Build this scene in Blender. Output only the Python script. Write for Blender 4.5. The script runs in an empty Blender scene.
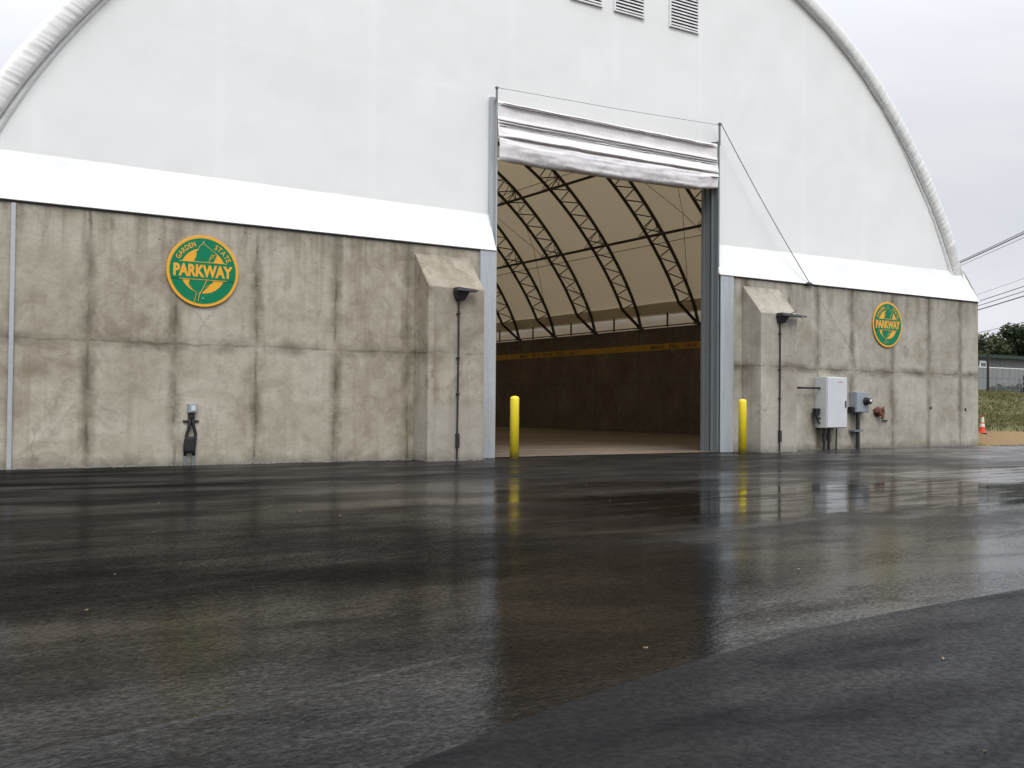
import bpy, math, random
import numpy as np
from math import sin, cos, pi, radians, atan2, sqrt
from mathutils import Vector, Matrix, noise
from mathutils.geometry import tessellate_polygon

SC = bpy.context.scene
COL = SC.collection
random.seed(7)
S = 0.8           # model units -> metres

# ------------------------------------------------------------------ node helpers
class NT:
    def __init__(s, tree):
        s.t = tree; s.n = tree.nodes; s.l = tree.links
    def node(s, typ, ins=None, **props):
        nd = s.n.new(typ)
        for k, v in props.items(): setattr(nd, k, v)
        if ins:
            for k, v in ins.items():
                sock = nd.inputs[k]
                if isinstance(v, bpy.types.NodeSocket): s.l.new(v, sock)
                else: sock.default_value = v
        return nd
    def m(s, op, a, b=0.0, c=None, clamp=False):
        ins = {0: a, 1: b}
        if c is not None: ins[2] = c
        return s.node('ShaderNodeMath', ins, operation=op, use_clamp=clamp).outputs[0]
    def noise(s, vec, scale, detail=4, rough=0.55, dist=0.0):
        return s.node('ShaderNodeTexNoise', {'Vector': vec, 'Scale': scale, 'Detail': detail, 'Roughness': rough, 'Distortion': dist}).outputs[0]
    def mapr(s, v, a, b, c=0.0, d=1.0, smooth=False):
        nd = s.node('ShaderNodeMapRange', {'Value': v, 'From Min': a, 'From Max': b, 'To Min': c, 'To Max': d})
        if smooth: nd.interpolation_type = 'SMOOTHSTEP'
        return nd.outputs[0]
    def mix(s, f, a, b, blend='MIX'):
        nd = s.node('ShaderNodeMix', data_type='RGBA', blend_type=blend)
        for i, v in ((0, f), (6, a), (7, b)):
            if isinstance(v, bpy.types.NodeSocket): s.l.new(v, nd.inputs[i])
            else: nd.inputs[i].default_value = v if i == 0 else (*v, 1)[:4]
        return nd.outputs[2]
    def scale(s, vec, x, y, z):
        return s.node('ShaderNodeVectorMath', {0: vec, 1: (x, y, z)}, operation='MULTIPLY').outputs[0]
    def bump(s, h, strength, dist):
        return s.node('ShaderNodeBump', {'Height': h, 'Strength': strength, 'Distance': dist}).outputs[0]

def new_mat(name):
    m = bpy.data.materials.new(name); m.use_nodes = True
    m.node_tree.nodes.clear()
    g = NT(m.node_tree)
    g.out = g.node('ShaderNodeOutputMaterial')
    tc = g.node('ShaderNodeTexCoord')
    g.co = tc.outputs['Object']
    sp = g.node('ShaderNodeSeparateXYZ', {0: g.co})
    g.x, g.y, g.z = sp.outputs
    return m, g

def simple(name, col, rough=0.5, metal=0.0, var=0.12, nscale=6, bump=0.0, bscale=40, spec=0.5):
    m, g = new_mat(name)
    n = g.noise(g.co, nscale, 5)
    lo = tuple(c*(1-var) for c in col); hi = tuple(min(1, c*(1+var)) for c in col)
    c = g.mix(g.mapr(n, .3, .7), lo, hi)
    ins = {'Base Color': c, 'Roughness': g.mapr(n, .3, .7, rough*.85, min(1, rough*1.15)), 'Metallic': metal, 'Specular IOR Level': spec}
    if bump: ins['Normal'] = g.bump(g.noise(g.co, bscale, 4), .5, bump)
    p = g.node('ShaderNodeBsdfPrincipled', ins)
    g.l.new(p.outputs[0], g.out.inputs[0])
    return m

# ------------------------------------------------------------------ materials
def concrete(name, tint=(1, 1, 1), joints_x=(), joints_z=(2.52,), axis='x', period=None, dark=1.0, pale_base=0.0, brown=0.5):
    m, g = new_mat(name)
    u = g.x if axis == 'x' else g.y
    wob = g.m('MULTIPLY', g.m('SUBTRACT', g.noise(g.co, 1.3, 3), .5), .16)
    uu = g.m('ADD', u, wob); zz = g.m('ADD', g.z, wob)
    big = g.noise(g.co, .55, 4, .6); mid = g.noise(g.co, 2.3, 6, .65, .6); fine = g.noise(g.co, 11, 6, .7)
    streak = g.noise(g.scale(g.co, 5, 5, .35), 1.0, 5, .6)
    wide = 0.0; thin = 0.0
    if period:
        k = g.m('DIVIDE', uu, period); fr = g.m('ABSOLUTE', g.m('SUBTRACT', k, g.m('ROUND', k)))
        d = g.m('MULTIPLY', fr, period); ds = [d]
    else:
        ds = [g.m('ABSOLUTE', g.m('SUBTRACT', uu, x)) for x in joints_x]
    ds += [g.m('ABSOLUTE', g.m('SUBTRACT', zz, z)) for z in joints_z]
    for d in ds:
        w = g.mapr(g.m('ADD', d, g.m('MULTIPLY', g.m('SUBTRACT', mid, .5), .25)), .0, .24, 1, 0, True); t = g.mapr(d, .008, .045, 1, 0, True)
        wide = w if isinstance(wide, float) else g.m('MAXIMUM', wide, w)
        thin = t if isinstance(thin, float) else g.m('MAXIMUM', thin, t)
    # panel tone: one random value per cast panel
    px = g.m('FLOOR', g.m('DIVIDE', g.m('ADD', u, -.08), 1.83)); pz = g.m('FLOOR', g.m('DIVIDE', g.z, 2.52))
    comb = g.node('ShaderNodeCombineXYZ', {0: px, 1: pz, 2: 3.3}).outputs[0]
    pan = g.node('ShaderNodeTexWhiteNoise', {'Vector': comb}, noise_dimensions='3D').outputs['Value']
    A = (.30*tint[0], .275*tint[1], .235*tint[2]); B = (.19*tint[0], .163*tint[1], .128*tint[2]); W = (.42*tint[0], .395*tint[1], .35*tint[2])
    c = g.mix(g.mapr(mid, .35, .68), B, A)
    c = g.mix(g.mapr(big, .42, .66, 0, .7), c, W)
    blot = g.noise(g.co, 1.1, 6, .7, .8)
    c = g.mix(g.mapr(blot, .50, .66, 0, .55*max(brown, .4)/.55), c, (.145*tint[0], .128*tint[1], .094*tint[2]))
    c = g.mix(g.m('MULTIPLY', g.mapr(streak, .5, .72), brown), c, (.17*tint[0], .14*tint[1], .095*tint[2]))
    c = g.mix(g.mapr(pan, 0, 1, 0, .28), c, (.36*tint[0], .34*tint[1], .30*tint[2]))
    c = g.mix(g.m('MULTIPLY', wide, g.mapr(g.noise(g.co, .9, 4, .6), .38, .62, .10, .88)), c, (.125, .105, .073))
    c = g.mix(g.m('MULTIPLY', thin, g.mapr(g.noise(g.co, 1.7, 4, .6), .42, .62, .0, .65)), c, (.08, .07, .052))
    # dark bruises, tie holes and hairline cracks
    sp = g.noise(g.co, 3.1, 3, .5, 1.5)
    c = g.mix(g.mapr(sp, .70, .78, 0, .65), c, (.075, .065, .05))
    crk = g.node('ShaderNodeTexVoronoi', {'Vector': g.node('ShaderNodeVectorMath', {0: g.co, 1: g.node('ShaderNodeVectorMath', {0: g.node('ShaderNodeTexNoise', {'Vector': g.co, 'Scale': 2.2, 'Detail': 4}).outputs['Color'], 1: (.5, .5, .5)}, operation='MULTIPLY').outputs[0]}, operation='ADD').outputs[0], 'Scale': .55}, feature='DISTANCE_TO_EDGE').outputs['Distance']
    c = g.mix(g.m('MULTIPLY', g.mapr(crk, .0, .014, 1, 0), g.mapr(big, .52, .66, 0, .35)), c, (.10, .08, .06))
    scf = g.noise(g.scale(g.co, 1, 1, 2.6), 5.5, 8, .78, .4)
    c = g.mix(g.mapr(scf, .56, .68, 0, .45), c, (.10*tint[0], .083*tint[1], .06*tint[2]))
    c = g.mix(g.mapr(scf, .30, .42, .35, 0), c, (.46*tint[0], .44*tint[1], .395*tint[2]))
    vor = g.node('ShaderNodeTexVoronoi', {'Vector': g.co, 'Scale': 7.0}).outputs['Distance']
    c = g.mix(g.mapr(vor, .05, .09, .45, 0), c, (.06, .05, .04))
    # damp, dirty base and paler washed band
    if pale_base: c = g.mix(g.m('MULTIPLY', g.mapr(g.m('ADD', zz, g.m('MULTIPLY', mid, .4)), pale_base-.08, pale_base+.08, 1, 0), .45), c, (.40, .38, .34))
    c = g.mix(g.mapr(g.m('ADD', g.z, g.m('MULTIPLY', mid, .35)), .16, .42, .6, 0), c, (.09, .085, .072))
    c = g.mix(g.m('MULTIPLY', g.mapr(g.z, 4.2, 5.3, 0, 1), g.mapr(streak, .42, .6, 0, .45)), c, (.12, .10, .075))
    c = g.mix(1.0, c, (dark,)*3, 'MULTIPLY')
    h = g.m('ADD', g.m('MULTIPLY', fine, .5), g.m('MULTIPLY', thin, -.2))
    h = g.m('ADD', h, g.m('MULTIPLY', mid, .8))
    p = g.node('ShaderNodeBsdfPrincipled', {'Base Color': c, 'Roughness': g.mapr(fine, .3, .7, .62, .88), 'Specular IOR Level': .35, 'Normal': g.bump(h, .55, .02)})
    g.l.new(p.outputs[0], g.out.inputs[0])
    return m

def fabric(name, col=(.80, .81, .815), trans=.16, tcol=(1.0, .80, .52), seams_x=(), seams_z=(), bump=.5, wr=1.0, glow=1.0):
    m, g = new_mat(name)
    big = g.noise(g.co, .35, 3); fine = g.noise(g.co, 30, 3)
    c = g.mix(g.mapr(big, .3, .7), tuple(k*.985 for k in col), col)
    dirt = g.noise(g.scale(g.co, 2.2, 2.2, .3), 1, 5, .65)
    c = g.mix(g.mapr(dirt, .5, .8, 0, .06), c, tuple(k*.8 for k in col))
    seam = None
    for arr, ax, w in ((seams_x, g.x, .11), (seams_z, g.z, .045)):
        for v in arr:
            t = g.mapr(g.m('ABSOLUTE', g.m('SUBTRACT', ax, v)), w*.85, w, 1, 0)
            seam = t if seam is None else g.m('MAXIMUM', seam, t)
    h = g.m('MULTIPLY', g.noise(g.scale(g.co, .6, .6, .35), 1.1*wr, 3, .45), 1.0)
    h = g.m('ADD', h, g.m('MULTIPLY', fine, .006))
    if seam is not None:
        c = g.mix(g.m('MULTIPLY', seam, .18), c, tuple(min(.93, k*1.07) for k in col))
        h = g.m('ADD', h, g.m('MULTIPLY', seam, .004))
    nrm = g.bump(h, bump, .25)
    p = g.node('ShaderNodeBsdfPrincipled', {'Base Color': c, 'Roughness': .55, 'Specular IOR Level': .35, 'Normal': nrm})
    t = g.node('ShaderNodeBsdfTranslucent', {'Color': g.mix(1.0, c, tcol, 'MULTIPLY'), 'Normal': nrm})
    f = trans
    if seam is not None: f = g.mapr(seam, 0, 1, trans, trans*.8)
    ms = g.node('ShaderNodeMixShader', {0: f, 1: p.outputs[0], 2: t.outputs[0]})
    g.l.new(ms.outputs[0], g.out.inputs[0])
    return m

def asphalt(name, patch=False):
    m, g = new_mat(name)
    agg = g.noise(g.co, 95, 4, .75)
    agg2 = g.node('ShaderNodeTexVoronoi', {'Vector': g.co, 'Scale': 75.0}).outputs['Distance']
    mid = g.noise(g.co, 3.5, 6, .65); big = g.noise(g.co, .33, 4, .55)
    c = g.mix(g.mapr(agg, .38, .68), (.0022, .0022, .0024), (.010, .0092, .0085))
    c = g.mix(g.mapr(mid, .35, .7, 0, .6), c, (.0075, .0062, .0055))
    c = g.mix(g.mapr(agg2, .06, .14, .3, 0), c, (.06, .057, .052))
    coarse = g.node('ShaderNodeTexVoronoi', {'Vector': g.co, 'Scale': 24.0}).outputs['Distance']
    c = g.mix(g.m('MULTIPLY', g.mapr(coarse, .08, .2, 1, 0), g.mapr(mid, .45, .6, 0, .6)), c, (.04, .038, .035))
    h = g.m('ADD', g.m('MULTIPLY', agg, .7), g.m('MULTIPLY', agg2, .6))
    if patch:
        c = g.mix(.6, c, (.010, .0104, .0115))
        bands = g.noise(g.scale(g.co, .8, 2.6, 1), 1, 4)
        rough = g.mapr(bands, .35, .68, .20, .34)
        cov = g.m('MULTIPLY', g.mapr(bands, .35, .68, .40, .12), g.mapr(g.noise(g.co, 30, 4, .7), .36, .66, .6, 1.4), clamp=True)
        nrm = g.bump(g.m('ADD', g.m('MULTIPLY', h, .10), g.m('MULTIPLY', g.noise(g.co, 14, 5, .7), .25)), .35, .008)
    else:
        # a paver pass runs almost along the wall: long streaks
        st = g.noise(g.scale(g.co, .16, .9, 1), 1.4, 5, .6, .4)
        st2 = g.noise(g.scale(g.co, .5, 3.0, 1), 1.0, 5, .65, .6)
        edge = g.m('ADD', g.y, g.m('MULTIPLY', g.m('SUBTRACT', g.noise(g.co, .5, 4, .6), .5), 2.2))
        # standing water in front of the right-hand wall
        pa = g.m('MULTIPLY', g.mapr(edge, -13.7, -13.2, 0, 1, True), g.mapr(edge, -10.1, -9.75, 1, 0, True))
        pa = g.m('MULTIPLY', pa, g.mapr(g.m('ADD', g.x, g.m('MULTIPLY', mid, 2)), 8.4, 10.0, 0, 1, True))
        pb = g.m('MULTIPLY', g.mapr(edge, -11.6, -11.2, 0, 1, True), g.mapr(edge, -8.6, -8.1, 1, 0, True))
        pb = g.m('MULTIPLY', pb, g.mapr(g.m('ADD', g.x, mid), 16.5, 17.5, 0, 1, True))
        pud = g.m('MAXIMUM', pa, pb)
        pud = g.m('MULTIPLY', pud, g.mapr(g.noise(g.scale(g.co, .35, 2.2, 1), 1.6, 5, .65, .5), .36, .54, .12, 1, True))
        front = g.mapr(g.m('ADD', edge, g.m('MULTIPLY', g.x, -.12)), -15.2, -14.6, 1, 0, True)      # wetter, freshly rained foreground
        near = g.mapr(g.y, -9, -5.5, 0, 1, True)
        film = g.mapr(st, .40, .58, 0, 1, True)
        right = g.mapr(g.m('ADD', g.x, g.m('MULTIPLY', big, 3)), 5.6, 8.2, 0, 1, True)
        rough = g.m('ADD', .13, g.m('MULTIPLY', st2, .14))
        rough = g.m('ADD', rough, g.m('MULTIPLY', near, .10))
        rough = g.m('SUBTRACT', rough, g.m('MULTIPLY', film, .07))
        rough = g.m('SUBTRACT', rough, g.m('MULTIPLY', front, .13))
        rough = g.m('MAXIMUM', rough, .045)
        rough = g.m('MULTIPLY', rough, g.mapr(pud, 0, 1, 1, .32))
        rough = g.m('MAXIMUM', rough, g.m('MULTIPLY', pb, .20))
        # share of the surface under a water film
        cov = g.m('ADD', .16, g.m('MULTIPLY', film, .16))
        cov = g.m('SUBTRACT', cov, g.m('MULTIPLY', g.m('SUBTRACT', 1.0, right), g.m('MULTIPLY', near, .12)))
        cov = g.m('ADD', cov, g.m('MULTIPLY', front, .38))
        cov = g.m('ADD', cov, g.m('MULTIPLY', g.m('MULTIPLY', right, g.m('SUBTRACT', 1.0, g.m('MULTIPLY', near, g.mapr(g.x, 19, 27, 1, .25)))), .42))
        band = g.m('MULTIPLY', g.mapr(edge, -15.3, -14.9, 0, 1, True), g.mapr(edge, -13.8, -13.3, 1, 0, True))
        cov = g.m('MULTIPLY', cov, g.mapr(band, 0, 1, 1, .62))
        cov = g.m('MAXIMUM', cov, g.m('MULTIPLY', pud, .92))
        # stones standing out of the film break the mirror up
        gr1 = g.noise(g.scale(g.co, 1, 1.6, 1), 26, 3, .7); gr2 = g.noise(g.scale(g.co, 1, 2.2, 1), 7.5, 4, .65)
        grain = g.m('MULTIPLY', g.mapr(gr1, .36, .66, .2, 1.7), g.mapr(gr2, .34, .66, .55, 1.4))
        calm = g.m('MAXIMUM', g.m('MAXIMUM', pud, g.m('MULTIPLY', front, .35)), g.m('MAXIMUM', g.m('MULTIPLY', right, .55), g.m('MULTIPLY', g.mapr(g.y, -13, -8, 0, 1), .7)))
        grain = g.m('ADD', g.m('MULTIPLY', grain, g.m('SUBTRACT', 1.0, calm)), calm)
        patchy = g.mapr(g.noise(g.scale(g.co, .45, .9, 1), 1.0, 5, .55, .5), .38, .60, .55, 1.22)
        patchy = g.m('MAXIMUM', patchy, g.m('MAXIMUM', pud, g.m('MULTIPLY', right, .75)))
        cov = g.m('MULTIPLY', cov, g.m('MULTIPLY', grain, patchy), clamp=True)
        rough = g.m('ADD', rough, g.m('MULTIPLY', g.m('MULTIPLY', band, right), .10))
        hs = g.m('MULTIPLY', h, g.mapr(pud, 0, 1, .045, .004))
        rip = g.noise(g.scale(g.co, 3, 6, 1), 5.0, 4, .65)
        hs = g.m('ADD', hs, g.m('MULTIPLY', g.m('MULTIPLY', rip, g.m('SUBTRACT', 1.0, pud)), g.mapr(front, 0, 1, .05, .22)))
        hs = g.m('ADD', hs, g.m('MULTIPLY', g.m('MULTIPLY', rip, pud), .05))
        # raised seams left by the paver
        ln = None
        def line(x0, y0, x1, y1, w):
            L = sqrt((x1-x0)**2+(y1-y0)**2); nx, ny = -(y1-y0)/L, (x1-x0)/L
            d = g.m('ADD', g.m('MULTIPLY', g.x, nx), g.m('ADD', g.m('MULTIPLY', g.y, ny), -(nx*x0+ny*y0)))
            d = g.m('ADD', d, g.m('MULTIPLY', g.m('SUBTRACT', g.noise(g.co, 1.6, 5, .7), .5), .20))
            return g.mapr(g.m('ABSOLUTE', d), 0, w, 1, 0, True)
        fade = g.mapr(g.x, 2.2, 3.2, 1, 0)
        l1 = line(.43, -17.39, 2.73, -16.87, .05); l2 = line(.71, -14.66, 4.6, -13.25, .08)
        ln = g.m('MAXIMUM', g.m('MULTIPLY', l1, fade), g.m('MULTIPLY', l2, .3))
        ln = g.m('MULTIPLY', ln, g.mapr(st2, .3, .5, .25, 1))
        c = g.mix(g.m('MULTIPLY', ln, .35), c, (.04, .04, .04))
        hs = g.m('ADD', hs, g.m('MULTIPLY', ln, .3))
        nrm = g.bump(hs, .45, .010)
    fac = g.m('MULTIPLY', g.node('ShaderNodeFresnel', {'IOR': 1.34, 'Normal': nrm}).outputs[0], cov)
    df = g.node('ShaderNodeBsdfDiffuse', {'Color': c, 'Roughness': .6, 'Normal': nrm})
    gl = g.node('ShaderNodeBsdfGlossy', {'Color': (1, 1, 1, 1), 'Roughness': rough, 'Normal': nrm})
    p = g.node('ShaderNodeMixShader', {0: fac, 1: df.outputs[0], 2: gl.outputs[0]})
    g.l.new(p.outputs[0], g.out.inputs[0])
    return m

def ground_mat():
    m, g = new_mat('bank_soil')
    n = g.noise(g.co, 1.6, 6, .7); f = g.noise(g.co, 14, 5, .7); big = g.noise(g.co, .25, 3)
    grass = g.mix(g.mapr(n, .35, .65), (.055, .072, .022), (.16, .135, .055))
    grass = g.mix(g.mapr(big, .45, .65, 0, .7), grass, (.12, .11, .045))
    sand = g.mix(g.mapr(f, .35, .65), (.16, .10, .042), (.27, .18, .08))
    yy = g.m('ADD', g.y, g.m('MULTIPLY', g.m('SUBTRACT', n, .5), 1.1))
    c = g.mix(g.mapr(yy, 1.1, 1.5), sand, grass)
    p = g.node('ShaderNodeBsdfPrincipled', {'Base Color': c, 'Roughness': .95, 'Normal': g.bump(g.m('ADD', n, f), .8, .06)})
    g.l.new(p.outputs[0], g.out.inputs[0]); return m

def floor_mat():
    m, g = new_mat('dusty_floor')
    s1 = g.noise(g.scale(g.co, .12, .9, 1), 1.6, 5, .6, .3); s2 = g.noise(g.co, 5, 5, .7)
    c = g.mix(g.mapr(s1, .36, .62), (.055, .042, .030), (.21, .165, .12))
    c = g.mix(g.mapr(s2, .4, .7, 0, .4), c, (.30, .24, .175))
    p = g.node('ShaderNodeBsdfPrincipled', {'Base Color': c, 'Roughness': .8, 'Normal': g.bump(s2, .4, .02)})
    g.l.new(p.outputs[0], g.out.inputs[0]); return m

def foliage(name, a, b):
    m, g = new_mat(name)
    n = g.noise(g.co, .7, 3); rnd = g.node('ShaderNodeNewGeometry').outputs['Random Per Island']
    c = g.mix(rnd, a, b); c = g.mix(g.mapr(n, .35, .65, 0, .5), c, tuple(k*.5 for k in a))
    p = g.node('ShaderNodeBsdfPrincipled', {'Base Color': c, 'Roughness': .7, 'Specular IOR Level': .3})
    t = g.node('ShaderNodeBsdfTranslucent', {'Color': c})
    ms = g.node('ShaderNodeMixShader', {0: .25, 1: p.outputs[0], 2: t.outputs[0]})
    g.l.new(ms.outputs[0], g.out.inputs[0]); return m

def galv(name, col=(.42, .45, .47), rough=.5):
    m, g = new_mat(name)
    v = g.node('ShaderNodeTexVoronoi', {'Vector': g.co, 'Scale': 22.0}).outputs['Color']
    sv = g.node('ShaderNodeSeparateColor', {0: v}).outputs[0]
    n = g.noise(g.scale(g.co, 5, 5, .5), 1.0, 5, .65)
    c = g.mix(g.mapr(sv, 0, 1, 0, .35), col, tuple(k*.78 for k in col))
    c = g.mix(g.mapr(n, .45, .75, 0, .5), c, tuple(k*.6 for k in col))
    p = g.node('ShaderNodeBsdfPrincipled', {'Base Color': c, 'Roughness': g.mapr(n, .3, .7, rough*.8, rough*1.2), 'Metallic': .35, 'Specular IOR Level': .5})
    g.l.new(p.outputs[0], g.out.inputs[0]); return m

def corrugated(name, col):
    m, g = new_mat(name)
    w = g.m('SINE', g.m('MULTIPLY', g.x, 9.0))
    n = g.noise(g.scale(g.co, 2, 2, .4), 1, 4)
    c = g.mix(g.mapr(n, .4, .7), col, tuple(k*.78 for k in col))
    c = g.mix(g.mapr(w, .6, 1, 0, .3), c, tuple(k*.6 for k in col))
    p = g.node('ShaderNodeBsdfPrincipled', {'Base Color': c, 'Roughness': .5, 'Normal': g.bump(w, .6, .05)})
    g.l.new(p.outputs[0], g.out.inputs[0]); return m

JL = (.6, 1.95, 3.73, 5.43, 7.15, 8.99, 10.82)
JR = (22.0, 23.9, 25.2, 26.83, 28.9, 30.86, 32.64)
M = {}
M['con_left'] = concrete('weathered_concrete_brown', (1.34, 1.33, 1.25), JL, brown=.55)
M['con_right'] = concrete('weathered_concrete_grey', (1.28, 1.30, 1.27), JR, brown=.30)
M['con_butl'] = concrete('buttress_concrete_brown', (1.16, 1.13, 1.06), (), (2.52,), brown=.75, pale_base=1.5)
M['con_butr'] = concrete('buttress_concrete_grey', (1.20, 1.21, 1.19), (), (2.52,), brown=.35, pale_base=1.1)
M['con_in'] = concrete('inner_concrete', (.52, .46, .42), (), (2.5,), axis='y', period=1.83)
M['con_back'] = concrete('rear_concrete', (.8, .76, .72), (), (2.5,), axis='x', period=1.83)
M['gable'] = fabric('gable_membrane', (.885, .895, .885), .07, seams_x=(2.75, 6.38, 10.0, 13.9, 17.3, 20.45, 24.85, 27.8, 31.2), seams_z=(9.2,), bump=.22)
M['roof'] = fabric('roof_membrane', (.80, .80, .78), .15, bump=.25)
M['flap'] = fabric('skirt_membrane', (.85, .86, .86), .085, tcol=(1.0, .70, .36), bump=.18, wr=2)
M['wrap'] = fabric('wrapped_edge_membrane', (.82, .82, .80), .05, bump=.05, wr=2)
M['curtain'] = fabric('door_curtain_membrane', (.84, .82, .825), .08, bump=.25, wr=4)
M['liner'] = fabric('inner_liner', (.74, .70, .62), .10)
M['galv'] = galv('galvanised_steel', (.47, .50, .52)); M['galv_dark'] = galv('dull_galvanised_steel', (.20, .225, .24), .6)
M['truss'] = simple('brown_steel', (.060, .044, .034), .6, .2)
M['black'] = simple('black_rubber', (.010, .010, .011), .7)
M['dark_metal'] = simple('dark_bronze_metal', (.03, .027, .028), .45, .3)
M['yellow'] = simple('yellow_plastic', (.95, .77, .035), .42, 0, .05, 3)
def scuffed_yellow():
    m, g = new_mat('scuffed_yellow_plastic')
    n = g.noise(g.scale(g.co, 6, 6, 2), 1.5, 6, .7); f = g.noise(g.scale(g.co, 1, 1, .25), 14, 5, .7)
    c = g.mix(g.mapr(n, .4, .7), (.95, .77, .035), (.86, .67, .04))
    c = g.mix(g.mapr(f, .62, .70, 0, .55), c, (.38, .32, .12))
    c = g.mix(g.m('MULTIPLY', g.mapr(g.m('ADD', g.z, g.m('MULTIPLY', n, .25)), .16, .34, 1, 0), .7), c, (.20, .17, .09))
    p = g.node('ShaderNodeBsdfPrincipled', {'Base Color': c, 'Roughness': g.mapr(f, .4, .7, .38, .6)})
    g.l.new(p.outputs[0], g.out.inputs[0]); return m
M['yellow'] = scuffed_yellow()
M['orange'] = simple('sign_orange', (.80, .38, .02), .4, 0, .04)
M['green'] = simple('sign_green', (.002, .19, .085), .5, 0, .06, spec=.2)
M['sign_back'] = simple('sign_aluminium', (.4, .4, .4), .4, .6)
M['box_grey'] = simple('enclosure_paint', (.56, .585, .60), .4, 0, .04, 2)
M['box_dull'] = simple('switch_paint', (.27, .30, .33), .45, 0, .06)
M['red'] = simple('red_print', (.55, .03, .03), .5)
M['rust'] = simple('rusty_iron', (.17, .07, .045), .7, .2, .4, 20, .004)
M['lens'] = simple('clouded_lens', (.30, .31, .32), .2)
M['stripe'] = simple('fill_line_paint', (.46, .26, .03), .6, 0, .2, 3)
M['letters'] = simple('black_paint', (.02, .018, .015), .6)
M['cone'] = simple('cone_orange', (.75, .085, .03), .5, 0, .1, 5)
M['cone_white'] = simple('cone_white', (.72, .68, .62), .5)
M['cone_base'] = simple('cone_base', (.16, .045, .03), .7)
M['wood'] = simple('weathered_wood', (.07, .052, .038), .9, 0, .3, 8, .01)
M['wood_dark'] = simple('dark_wood', (.022, .018, .014), .9, 0, .3, 8)
M['cable'] = simple('cable_jacket', (.05, .05, .055), .6)
M['sheet'] = corrugated('grey_sheet_metal', (.115, .118, .135))
M['trim_green'] = simple('green_trim', (.008, .022, .016), .6)
M['rooft'] = simple('grey_roof_sheet', (.16, .17, .17), .6)
M['white'] = simple('white_trim', (.8, .8, .8), .5)
M['glass'] = simple('dusty_glass', (.10, .11, .13), .15)
M['trailer'] = corrugated('pale_trailer_skin', (.21, .215, .22))
M['bark'] = simple('bark', (.06, .045, .035), .95, 0, .3, 6, .03)
M['leaf_dark'] = foliage('dark_leaves', (.018, .032, .012), (.052, .070, .026))
M['leaf_mid'] = foliage('mid_leaves', (.034, .046, .018), (.085, .095, .038))
M['leaf_yellow'] = foliage('yellow_leaves', (.14, .15, .02), (.24, .23, .04))
M['grass'] = foliage('grass_blades', (.075, .10, .03), (.24, .20, .085))
M['pebble'] = simple('pebble', (.16, .15, .13), .8, 0, .5, 3)
M['leaflit'] = simple('fallen_leaf', (.24, .19, .12), .7, 0, .5, 1.5)
M['asphalt'] = asphalt('wet_asphalt'); M['asphalt_patch'] = asphalt('coarse_wet_asphalt', True)
M['soil'] = ground_mat(); M['floor'] = floor_mat()

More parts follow.
